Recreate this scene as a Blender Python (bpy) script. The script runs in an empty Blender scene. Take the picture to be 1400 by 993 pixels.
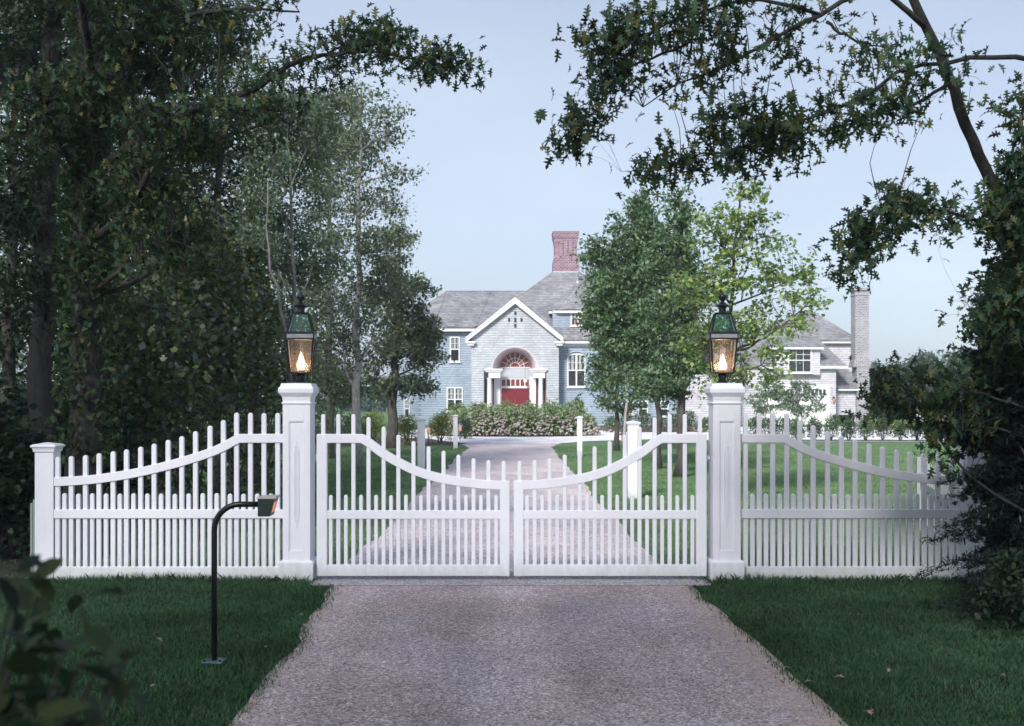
import bpy, math, random
import numpy as np
R = math.radians
PI = math.pi
random.seed(7)
rng = np.random.default_rng(7)
sc = bpy.context.scene
col = sc.collection
F = 1550.0; HY = 545.0; CH = 1.8

def P(px, py, Y):
    return (((px - 700.0) / F) * Y, Y, CH + (HY - py) / F * Y)
def GX(px, Y): return (px - 700.0) / F * Y
def GY(py): return F * CH / (py - HY)

# ------------------------------------------------------------------ materials
def newmat(name):
    m = bpy.data.materials.new(name); m.use_nodes = True
    nt = m.node_tree
    for n in list(nt.nodes): nt.nodes.remove(n)
    out = nt.nodes.new('ShaderNodeOutputMaterial')
    b = nt.nodes.new('ShaderNodeBsdfPrincipled')
    nt.links.new(b.outputs[0], out.inputs[0])
    return m, nt, b, out
def nd(nt, t, **kw):
    n = nt.nodes.new(t)
    for k, v in kw.items(): setattr(n, k, v)
    return n
def ramp(nt, fac, stops):
    r = nt.nodes.new('ShaderNodeValToRGB')
    el = r.color_ramp.elements
    while len(el) < len(stops): el.new(0.5)
    for e, (p, c) in zip(el, stops):
        e.position = p; e.color = (c[0], c[1], c[2], 1)
    nt.links.new(fac, r.inputs[0])
    return r.outputs[0]
def noise(nt, vec, scale, detail=4, rough=0.6):
    n = nt.nodes.new('ShaderNodeTexNoise')
    n.inputs['Scale'].default_value = scale; n.inputs['Detail'].default_value = detail
    n.inputs['Roughness'].default_value = rough
    if vec is not None: nt.links.new(vec, n.inputs['Vector'])
    return n.outputs['Fac']
def objco(nt, scale=None):
    tc = nt.nodes.new('ShaderNodeTexCoord')
    if scale is None: return tc.outputs['Object']
    mp = nt.nodes.new('ShaderNodeMapping'); mp.inputs['Scale'].default_value = scale
    nt.links.new(tc.outputs['Object'], mp.inputs[0]); return mp.outputs[0]
def bump(nt, b, h, strength, dist):
    bp = nt.nodes.new('ShaderNodeBump'); bp.inputs['Strength'].default_value = strength
    bp.inputs['Distance'].default_value = dist
    nt.links.new(h, bp.inputs['Height']); nt.links.new(bp.outputs[0], b.inputs['Normal'])
def mixc(nt, fac, a, bcol, mode='MIX'):
    m = nt.nodes.new('ShaderNodeMix'); m.data_type = 'RGBA'; m.blend_type = mode
    if isinstance(fac, float): m.inputs[0].default_value = fac
    else: nt.links.new(fac, m.inputs[0])
    for i, v in ((6, a), (7, bcol)):
        if isinstance(v, tuple): m.inputs[i].default_value = (*v, 1)
        else: nt.links.new(v, m.inputs[i])
    return m.outputs[2]

def mat_simple(name, c, rough=0.5, metal=0.0, var=0.12, scale=6.0, bs=0.0, spec=0.5):
    m, nt, b, o = newmat(name)
    f = noise(nt, objco(nt), scale)
    d = tuple(x * (1 - var) for x in c); l = tuple(min(1, x * (1 + var)) for x in c)
    nt.links.new(ramp(nt, f, [(0.3, d), (0.7, l)]), b.inputs['Base Color'])
    b.inputs['Roughness'].default_value = rough; b.inputs['Metallic'].default_value = metal
    b.inputs['Specular IOR Level'].default_value = spec
    if bs: bump(nt, b, noise(nt, objco(nt), scale * 12), bs, 0.002)
    return m
def mat_paint(name, c, dirt=(0.45, 0.47, 0.4)):
    m, nt, b, o = newmat(name)
    co = objco(nt)
    f = noise(nt, co, 3.0, 6)
    base = ramp(nt, f, [(0.3, tuple(x * 0.93 for x in c)), (0.7, c)])
    sp = ramp(nt, noise(nt, co, 120.0, 2), [(0.70, (0, 0, 0)), (0.78, (1, 1, 1))])
    g = ramp(nt, noise(nt, objco(nt, (9, 9, 1.4)), 2.0, 5), [(0.52, (0, 0, 0)), (0.8, (0.35,) * 3)])
    k = mixc(nt, g, base, dirt)
    k = mixc(nt, sp, k, tuple(x * 0.75 for x in c))
    # splash-back and mildew on the lowest few centimetres of the timber
    tw = nt.nodes.new('ShaderNodeNewGeometry'); sw = nt.nodes.new('ShaderNodeSeparateXYZ'); nt.links.new(tw.outputs['Position'], sw.inputs[0])
    md = nd(nt, 'ShaderNodeMath', operation='MULTIPLY_ADD'); nt.links.new(noise(nt, objco(nt, (6, 6, 3)), 3.0, 6), md.inputs[0]); md.inputs[1].default_value = -0.30; nt.links.new(sw.outputs[2], md.inputs[2])
    mr = nt.nodes.new('ShaderNodeMapRange'); nt.links.new(md.outputs[0], mr.inputs[0]); mr.inputs[1].default_value = -0.13; mr.inputs[2].default_value = 0.08; mr.inputs[3].default_value = 0.55; mr.inputs[4].default_value = 0.0
    k = mixc(nt, mr.outputs[0], k, (0.34, 0.38, 0.32))
    nt.links.new(k, b.inputs['Base Color'])
    b.inputs['Roughness'].default_value = 0.45
    bump(nt, b, noise(nt, objco(nt, (60, 60, 5)), 3.0, 5), 0.35, 0.002)
    return m
def mat_leaf(name, cols, trans=0.3, rough=0.5, spec=0.4):
    m, nt, b, o = newmat(name)
    g = nt.nodes.new('ShaderNodeNewGeometry')
    n = len(cols)
    c1 = ramp(nt, g.outputs['Random Per Island'], [((i + .5) / n, c) for i, c in enumerate(cols)])
    f = noise(nt, objco(nt), 0.9, 3)
    br = ramp(nt, f, [(0.35, (0.7,) * 3), (0.65, (1.25,) * 3)])
    c2 = mixc(nt, 1.0, c1, br, 'MULTIPLY')
    nt.links.new(c2, b.inputs['Base Color'])
    b.inputs['Roughness'].default_value = rough
    b.inputs['Specular IOR Level'].default_value = spec
    t = nt.nodes.new('ShaderNodeBsdfTranslucent')
    tcol = mixc(nt, 1.0, c2, (1.0, 1.25, 0.6), 'MULTIPLY')
    nt.links.new(tcol, t.inputs[0])
    ms = nt.nodes.new('ShaderNodeMixShader'); ms.inputs[0].default_value = trans
    nt.links.new(b.outputs[0], ms.inputs[1]); nt.links.new(t.outputs[0], ms.inputs[2])
    nt.links.new(ms.outputs[0], o.inputs[0])
    return m
def mat_bark(name, c1, c2, sx=10, sz=1.6, d=0.02, li=0.5):
    m, nt, b, o = newmat(name)
    co = objco(nt, (sx, sx, sz))
    f = noise(nt, co, 2.0, 8, 0.7)
    l = noise(nt, objco(nt), 2.5, 3)
    k = ramp(nt, f, [(0.35, c1), (0.65, c2)])
    k = mixc(nt, ramp(nt, l, [(0.5, (0, 0, 0)), (0.75, (li,) * 3)]), k, (0.13, 0.15, 0.11))
    nt.links.new(k, b.inputs['Base Color']); b.inputs['Roughness'].default_value = 0.9
    bump(nt, b, f, 0.9, d)
    return m
def mat_courses(name, c1, c2, gap, bw, rh, mort, rough=0.85, bd=0.02, flat=False, weather=0.5):
    """shingles / bricks: courses follow the height, joints follow the run of the wall"""
    m, nt, b, o = newmat(name)
    tc = nt.nodes.new('ShaderNodeTexCoord')
    s = nt.nodes.new('ShaderNodeSeparateXYZ'); nt.links.new(tc.outputs['Object'], s.inputs[0])
    ad = nd(nt, 'ShaderNodeMath', operation='ADD'); nt.links.new(s.outputs[0], ad.inputs[0])
    mu = nd(nt, 'ShaderNodeMath', operation='MULTIPLY'); nt.links.new(s.outputs[1], mu.inputs[0]); mu.inputs[1].default_value = 0.83
    nt.links.new(mu.outputs[0], ad.inputs[1])
    cb = nt.nodes.new('ShaderNodeCombineXYZ'); nt.links.new(ad.outputs[0], cb.inputs[0]); nt.links.new(s.outputs[2], cb.inputs[1])
    br = nt.nodes.new('ShaderNodeTexBrick'); nt.links.new(cb.outputs[0], br.inputs[0])
    br.inputs['Scale'].default_value = 1.0
    br.inputs['Brick Width'].default_value = bw; br.inputs['Row Height'].default_value = rh
    br.inputs['Mortar Size'].default_value = mort; br.inputs['Mortar Smooth'].default_value = 0.3
    br.inputs['Bias'].default_value = 0.0
    br.inputs['Color1'].default_value = (*c1, 1); br.inputs['Color2'].default_value = (*c2, 1)
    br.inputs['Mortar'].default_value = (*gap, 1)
    f = noise(nt, tc.outputs['Object'], 0.7, 6, 0.65)
    w = ramp(nt, f, [(0.3, (1 - weather * 0.45,) * 3), (0.7, (1.1,) * 3)])
    kb = br.outputs['Color']
    if flat:   # shingles: hairline joints between shingles, a dark line coloured in at the foot of every course
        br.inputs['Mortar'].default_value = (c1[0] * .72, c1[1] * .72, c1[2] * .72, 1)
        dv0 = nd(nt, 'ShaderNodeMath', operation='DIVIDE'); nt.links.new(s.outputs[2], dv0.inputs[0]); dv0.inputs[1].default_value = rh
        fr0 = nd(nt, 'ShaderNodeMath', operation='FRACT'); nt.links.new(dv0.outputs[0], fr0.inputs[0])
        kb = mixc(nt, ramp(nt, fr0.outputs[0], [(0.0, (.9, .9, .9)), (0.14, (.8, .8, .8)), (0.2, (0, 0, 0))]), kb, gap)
    k = mixc(nt, 1.0, kb, w, 'MULTIPLY')
    f2 = noise(nt, cb.outputs[0], 9.0, 3)
    k = mixc(nt, 1.0, k, ramp(nt, f2, [(0.3, (0.88,) * 3), (0.7, (1.08,) * 3)]), 'MULTIPLY')
    nt.links.new(k, b.inputs['Base Color']); b.inputs['Roughness'].default_value = rough
    # each course leans out towards its foot
    dv = nd(nt, 'ShaderNodeMath', operation='DIVIDE'); nt.links.new(s.outputs[2], dv.inputs[0]); dv.inputs[1].default_value = rh
    fr = nd(nt, 'ShaderNodeMath', operation='FRACT'); nt.links.new(dv.outputs[0], fr.inputs[0])
    sb = nd(nt, 'ShaderNodeMath', operation='SUBTRACT'); sb.inputs[0].default_value = 1.0; nt.links.new(fr.outputs[0], sb.inputs[1])
    bump(nt, b, sb.outputs[0], 0.6, bd)
    return m
def mat_gravel(name, stops, scale=90, rough=0.9, bs=0.6, patch=None, tint=None):
    m, nt, b, o = newmat(name)
    co = objco(nt)
    v = nt.nodes.new('ShaderNodeTexVoronoi'); v.inputs['Scale'].default_value = scale
    nt.links.new(co, v.inputs['Vector'])
    sep = nt.nodes.new('ShaderNodeSeparateColor'); nt.links.new(v.outputs['Color'], sep.inputs[0])
    k = ramp(nt, sep.outputs[0], stops)
    f = noise(nt, co, 0.9, 6)
    k = mixc(nt, 1.0, k, ramp(nt, f, [(0.3, (0.8,) * 3), (0.7, (1.15,) * 3)]), 'MULTIPLY')
    f3 = noise(nt, objco(nt, (1, 0.25, 1)), 1.6, 4)
    k = mixc(nt, 1.0, k, ramp(nt, f3, [(0.35, (0.86, 0.86, 0.9)), (0.7, (1.1, 1.07, 1.05))]), 'MULTIPLY')
    sp = ramp(nt, noise(nt, co, 22.0, 5, 0.75), [(0.3, (0.72,) * 3), (0.62, (1.1,) * 3)])
    k = mixc(nt, 1.0, k, sp, 'MULTIPLY')
    if tint:
        s0_ = nt.nodes.new('ShaderNodeSeparateXYZ'); nt.links.new(co, s0_.inputs[0])
        wv = nd(nt, 'ShaderNodeMath', operation='SINE'); mw = nd(nt, 'ShaderNodeMath', operation='MULTIPLY_ADD'); nt.links.new(s0_.outputs[0], mw.inputs[0]); mw.inputs[1].default_value = 4.2
        nw = nd(nt, 'ShaderNodeMath', operation='MULTIPLY'); nt.links.new(noise(nt, objco(nt, (1, .3, 1)), 1.0, 4), nw.inputs[0]); nw.inputs[1].default_value = 3.0; nt.links.new(nw.outputs[0], mw.inputs[2])
        nt.links.new(mw.outputs[0], wv.inputs[0])
        k = mixc(nt, 1.0, k, ramp(nt, wv.outputs[0], [(0.0, (0.86, 0.85, 0.86)), (0.9, (1.08, 1.07, 1.08))]), 'MULTIPLY')
        k = mixc(nt, 1.0, k, ramp(nt, noise(nt, objco(nt, (1, .5, 1)), .8, 5, .6), [(0.38, (1, 1, 1.03)), (0.62, (.90, .84, .78))]), 'MULTIPLY')
        pit = ramp(nt, noise(nt, co, 7.0, 8, 0.8), [(0.24, (0.25, 0.24, 0.24)), (0.31, (1, 1, 1))])
        k = mixc(nt, 1.0, k, pit, 'MULTIPLY')
        # loose sand and litter along both edges of the drive
        s = nt.nodes.new('ShaderNodeSeparateXYZ'); nt.links.new(co, s.inputs[0])
        a = nd(nt, 'ShaderNodeMath', operation='ABSOLUTE'); nt.links.new(s.outputs[0], a.inputs[0])
        n2 = noise(nt, co, 3.0, 5)
        ad = nd(nt, 'ShaderNodeMath', operation='MULTIPLY_ADD'); nt.links.new(n2, ad.inputs[0]); ad.inputs[1].default_value = 0.7; nt.links.new(a.outputs[0], ad.inputs[2])
        e = ramp(nt, ad.outputs[0], [(0.0, (0, 0, 0)), (1.0, (0, 0, 0))])
        mr = nt.nodes.new('ShaderNodeMapRange'); nt.links.new(ad.outputs[0], mr.inputs[0])
        mr.inputs[1].default_value = 1.72; mr.inputs[2].default_value = 2.15; mr.inputs[4].default_value = 0.6
        k = mixc(nt, mr.outputs[0], k, mixc(nt, 1.0, sp, tint, 'MULTIPLY'))
    nt.links.new(k, b.inputs['Base Color']); b.inputs['Roughness'].default_value = rough
    bump(nt, b, v.outputs['Distance'], bs, 0.006)
    return m

M = {}
M['white'] = mat_paint('white_paint', (0.80, 0.80, 0.87), (0.62, 0.64, 0.62))
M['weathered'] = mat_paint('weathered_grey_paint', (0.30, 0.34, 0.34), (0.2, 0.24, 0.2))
M['trim'] = mat_simple('white_house_trim', (0.70, 0.71, 0.73), 0.5, var=0.04)
M['porch'] = mat_simple('porch_plaster', (0.62, 0.55, 0.57), 0.6, var=0.04)
M['porchwall'] = mat_simple('porch_wall_paint', (0.44, 0.465, 0.50), 0.6, var=0.04)
M['garage'] = mat_simple('white_garage_door', (0.88, 0.88, 0.88), 0.4, var=0.02)
M['black'] = mat_simple('black_iron', (0.012, 0.013, 0.015), 0.35, metal=0.3, var=0.3, bs=0.2)
M['copper'] = mat_simple('aged_copper_band', (0.30, 0.31, 0.34), 0.35, metal=0.6, var=0.25, scale=25)
M['plate'] = mat_simple('blue_grey_steel', (0.10, 0.17, 0.19), 0.5, metal=0.4, var=0.3, scale=20)
M['boxgreen'] = mat_simple('dark_green_housing', (0.015, 0.03, 0.028), 0.4, var=0.2, scale=20)
M['boxtop'] = mat_simple('grey_hood', (0.5, 0.48, 0.46), 0.4, var=0.1, scale=20)
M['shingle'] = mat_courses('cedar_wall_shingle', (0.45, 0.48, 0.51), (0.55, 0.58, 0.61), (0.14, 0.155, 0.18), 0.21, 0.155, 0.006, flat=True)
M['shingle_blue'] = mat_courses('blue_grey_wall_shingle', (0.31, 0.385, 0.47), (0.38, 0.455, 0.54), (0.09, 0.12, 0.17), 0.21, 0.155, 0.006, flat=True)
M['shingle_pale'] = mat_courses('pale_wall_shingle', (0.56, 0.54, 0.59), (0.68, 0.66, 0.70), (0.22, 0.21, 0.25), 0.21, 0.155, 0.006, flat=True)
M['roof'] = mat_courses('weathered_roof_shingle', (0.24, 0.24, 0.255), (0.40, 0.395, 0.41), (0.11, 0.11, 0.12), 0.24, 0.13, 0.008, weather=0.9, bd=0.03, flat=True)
M['brick'] = mat_courses('pink_brick', (0.15, 0.065, 0.095), (0.29, 0.15, 0.19), (0.40, 0.34, 0.38), 0.26, 0.12, 0.020)
M['brick2'] = mat_courses('pale_brick', (0.19, 0.175, 0.20), (0.31, 0.29, 0.325), (0.48, 0.48, 0.50), 0.26, 0.12, 0.020)
M['red'] = mat_simple('red_door_paint', (0.17, 0.012, 0.02), 0.35, var=0.15)
M['orangewood'] = mat_simple('warm_interior', (0.20, 0.04, 0.022), 0.4, var=0.3, scale=3)
M['pane'] = mat_simple('dark_window_glass', (0.02, 0.022, 0.03), 0.08, var=0.3, spec=0.8)
M['redpane'] = mat_simple('dark_red_pane', (0.11, 0.02, 0.02), 0.12, var=0.4, scale=2)  # dark red glazing, plain surface colour
M['curtain'] = mat_simple('cream_curtain', (0.40, 0.39, 0.39), 0.9, var=0.25, scale=5)
M['flash'] = mat_simple('pale_metal_flashing', (0.42, 0.52, 0.58), 0.5, var=0.1)
M['tyre'] = mat_simple('tyre_rubber', (0.02, 0.02, 0.02), 0.8)
M['carwhite'] = mat_simple('white_car_paint', (0.75, 0.75, 0.76), 0.2, var=0.02)
M['chrome'] = mat_simple('silver_rim', (0.5, 0.5, 0.52), 0.3, metal=0.9)
M['grille'] = mat_simple('headlight_glass', (0.5, 0.52, 0.55), 0.1, var=0.1)

M['gravel_near'] = mat_gravel('grey_stone_chip_drive', [(0.0, (0.05, 0.045, 0.05)), (0.2, (0.30, 0.262, 0.265)), (0.8, (0.47, 0.42, 0.425)), (1.0, (0.85, 0.77, 0.76))], 85, tint=(0.42, 0.32, 0.25))
M['gravel_far'] = mat_gravel('pale_pink_shell_drive', [(0.0, (0.34, 0.26, 0.25)), (0.3, (0.58, 0.49, 0.48)), (0.7, (0.80, 0.71, 0.70)), (1.0, (0.90, 0.85, 0.85))], 55)
M['court'] = mat_gravel('white_shell_court', [(0.0, (0.86, 0.84, 0.83)), (1.0, (0.97, 0.95, 0.94))], 30, bs=0.15)
M['sill_strip'] = mat_gravel('pale_gravel_threshold', [(0.0, (0.16, 0.145, 0.15)), (0.5, (0.36, 0.33, 0.35)), (1.0, (0.6, 0.56, 0.58))], 75)
M['mulch'] = mat_gravel('brown_bark_mulch', [(0.0, (0.04, 0.028, 0.028)), (0.6, (0.13, 0.085, 0.085)), (1.0, (0.22, 0.15, 0.14))], 40)
M['litter'] = mat_gravel('leaf_litter_floor', [(0.0, (0.010, 0.010, 0.008)), (0.6, (0.032, 0.030, 0.022)), (1.0, (0.10, 0.075, 0.055))], 30)
M['concrete'] = mat_simple('pale_concrete', (0.5, 0.49, 0.48), 0.8, var=0.1, bs=0.3)

def mat_ground():
    m, nt, b, o = newmat('lawn_ground')
    co = objco(nt)
    f = noise(nt, co, 0.35, 5)
    k = ramp(nt, f, [(0.3, (0.11, 0.20, 0.10)), (0.55, (0.155, 0.26, 0.125)), (0.75, (0.23, 0.31, 0.15))])
    f2 = noise(nt, co, 14.0, 6, 0.75)
    k = mixc(nt, 1.0, k, ramp(nt, f2, [(0.3, (0.55,) * 3), (0.7, (1.3,) * 3)]), 'MULTIPLY')
    f4 = noise(nt, objco(nt, (1, 0.6, 1)), 55.0, 4, 0.8)
    k = mixc(nt, 1.0, k, ramp(nt, f4, [(0.3, (0.6,) * 3), (0.7, (1.3,) * 3)]), 'MULTIPLY')
    nt.links.new(k, b.inputs['Base Color']); b.inputs['Roughness'].default_value = 0.95
    b.inputs['Specular IOR Level'].default_value = 0.1
    bump(nt, b, f2, 0.8, 0.03)
    return m
M['ground'] = mat_ground()
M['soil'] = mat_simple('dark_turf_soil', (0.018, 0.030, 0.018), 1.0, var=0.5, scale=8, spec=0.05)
M['grass_near'] = mat_leaf('dark_shaded_turf', [(0.025, 0.078, 0.041), (0.041, 0.120, 0.057), (0.034, 0.106, 0.064), (0.064, 0.138, 0.064), (0.092, 0.120, 0.064)], 0.25, 0.6, 0.2)  # same turf as inside the gate; wet and shade both darkened into its colour
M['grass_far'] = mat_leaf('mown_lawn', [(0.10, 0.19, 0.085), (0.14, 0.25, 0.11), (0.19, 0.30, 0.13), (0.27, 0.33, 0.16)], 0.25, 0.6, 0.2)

M['lf_oak'] = mat_leaf('oak_leaf', [(0.022, 0.046, 0.029), (0.033, 0.068, 0.037), (0.050, 0.088, 0.040), (0.024, 0.055, 0.037), (0.099, 0.105, 0.033)], 0.28, 0.55, 0.22)
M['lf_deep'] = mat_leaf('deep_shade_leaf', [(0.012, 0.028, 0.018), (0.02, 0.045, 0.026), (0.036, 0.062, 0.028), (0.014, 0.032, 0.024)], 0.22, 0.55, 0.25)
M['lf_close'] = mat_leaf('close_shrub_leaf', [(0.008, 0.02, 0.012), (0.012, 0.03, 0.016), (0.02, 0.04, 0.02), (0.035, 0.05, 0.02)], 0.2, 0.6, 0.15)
M['lf_wood'] = mat_leaf('woodland_leaf', [(0.085, 0.125, 0.085), (0.115, 0.165, 0.105), (0.155, 0.2, 0.12), (0.095, 0.145, 0.11), (0.22, 0.22, 0.11)], 0.3, 0.42, 0.5)
M['lf_wood2'] = mat_leaf('pale_woodland_leaf', [(0.12, 0.17, 0.12), (0.16, 0.215, 0.145), (0.2, 0.255, 0.165), (0.13, 0.185, 0.15)], 0.32, 0.42, 0.5)
M['lf_shrub'] = mat_leaf('broad_shrub_leaf', [(0.03, 0.055, 0.035), (0.05, 0.085, 0.04), (0.08, 0.115, 0.04), (0.15, 0.15, 0.045), (0.045, 0.08, 0.065)], 0.25, 0.30, 0.6)
M['lf_maple'] = mat_leaf('maple_leaf', [(0.08, 0.15, 0.085), (0.12, 0.2, 0.105), (0.17, 0.26, 0.13), (0.1, 0.18, 0.11), (0.21, 0.28, 0.14)], 0.3, 0.45, 0.45)
M['lf_yellow'] = mat_leaf('yellow_green_leaf', [(0.20, 0.30, 0.11), (0.28, 0.37, 0.13), (0.36, 0.40, 0.14), (0.16, 0.26, 0.12)], 0.42, 0.45, 0.4)
M['lf_gold'] = mat_leaf('golden_shrub_leaf', [(0.22, 0.27, 0.08), (0.36, 0.38, 0.10), (0.46, 0.44, 0.12), (0.15, 0.21, 0.08)], 0.35, 0.5, 0.4)
M['lf_hyd'] = mat_leaf('hydrangea_leaf', [(0.124, 0.234, 0.096), (0.193, 0.330, 0.124), (0.275, 0.413, 0.165), (0.413, 0.454, 0.206)], 0.3, 0.5, 0.4)
M['bloom'] = mat_leaf('hydrangea_bloom', [(0.359, 0.312, 0.281), (0.406, 0.281, 0.289), (0.312, 0.343, 0.265), (0.390, 0.390, 0.406), (0.281, 0.281, 0.187)], 0.15, 0.9, 0.1)
M['lf_hedge'] = mat_leaf('hedge_leaf', [(0.048, 0.096, 0.048), (0.084, 0.144, 0.060), (0.132, 0.180, 0.072), (0.060, 0.108, 0.060)], 0.25, 0.5, 0.4)
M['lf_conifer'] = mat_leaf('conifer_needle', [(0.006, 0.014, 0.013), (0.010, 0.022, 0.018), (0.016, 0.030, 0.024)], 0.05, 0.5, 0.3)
M['lf_farpine'] = mat_leaf('far_pine_leaf', [(0.05, 0.09, 0.075), (0.07, 0.12, 0.09), (0.09, 0.14, 0.10)], 0.2, 0.5, 0.4)
M['dead'] = mat_leaf('dry_fallen_leaf', [(0.34, 0.20, 0.13), (0.40, 0.30, 0.22), (0.28, 0.13, 0.09)], 0.2, 0.7, 0.2)
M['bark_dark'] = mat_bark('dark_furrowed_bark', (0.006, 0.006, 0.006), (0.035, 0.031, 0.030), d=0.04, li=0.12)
M['bark_grey'] = mat_bark('grey_smooth_bark', (0.22, 0.215, 0.21), (0.52, 0.50, 0.48), 14, 4, li=.3)
M['bark_soft'] = mat_bark('dull_grey_bark', (0.08, 0.077, 0.073), (0.24, 0.23, 0.215), 14, 4, li=.4)
M['bark_mid'] = mat_bark('brown_bark', (0.03, 0.026, 0.024), (0.11, 0.095, 0.085))

def mat_glass(name, tint, gl=0.12, dust=0.04):
    m, nt, b, o = newmat(name)
    nt.nodes.remove(b)
    t = nt.nodes.new('ShaderNodeBsdfTransparent')
    f = noise(nt, objco(nt), 60.0, 3)
    nt.links.new(ramp(nt, f, [(0.35, tuple(x * 0.93 for x in tint)), (0.65, tint)]), t.inputs[0])
    g = nt.nodes.new('ShaderNodeBsdfGlossy'); g.inputs['Roughness'].default_value = 0.22
    fr = nt.nodes.new('ShaderNodeFresnel'); fr.inputs[0].default_value = 1.45
    ad = nd(nt, 'ShaderNodeMath', operation='ADD'); nt.links.new(fr.outputs[0], ad.inputs[0]); ad.inputs[1].default_value = gl
    ms = nt.nodes.new('ShaderNodeMixShader'); nt.links.new(ad.outputs[0], ms.inputs[0])
    nt.links.new(t.outputs[0], ms.inputs[1]); nt.links.new(g.outputs[0], ms.inputs[2])
    df = nt.nodes.new('ShaderNodeBsdfTranslucent'); df.inputs[0].default_value = (0.85, 0.80, 0.76, 1)
    m2 = nt.nodes.new('ShaderNodeMixShader'); m2.inputs[0].default_value = dust
    nt.links.new(ms.outputs[0], m2.inputs[1]); nt.links.new(df.outputs[0], m2.inputs[2])
    nt.links.new(m2.outputs[0], o.inputs[0])
    return m
M['glass'] = mat_glass('lantern_glass', (0.95, 0.94, 0.93), 0.0, 0.045)
M['roofglass'] = mat_glass('green_lantern_roof_glass', (0.50, 0.80, 0.70), 0.02, 0.02)
def mat_emit(name, c1, c2, s):
    m, nt, b, o = newmat(name)
    nt.nodes.remove(b)
    e = nt.nodes.new('ShaderNodeEmission'); e.inputs[1].default_value = s
    nt.links.new(ramp(nt, noise(nt, objco(nt), 30.0, 2), [(0.3, c1), (0.7, c2)]), e.inputs[0])
    nt.links.new(e.outputs[0], o.inputs[0]); return m
M['flame'] = mat_emit('gas_flame', (1.0, 0.60, 0.30), (1.0, 0.72, 0.45), 4.5)
M['amber'] = mat_emit('amber_glow', (0.9, 0.25, 0.12), (1.0, 0.55, 0.38), 0.36)
M['lampglow'] = mat_emit('white_porch_globe', (1, 0.93, 0.88), (1, 0.96, 0.92), 0.75)
M['redglow'] = mat_emit('path_light_glow', (1.0, 0.45, 0.32), (1.0, 0.62, 0.55), 0.42)

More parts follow.
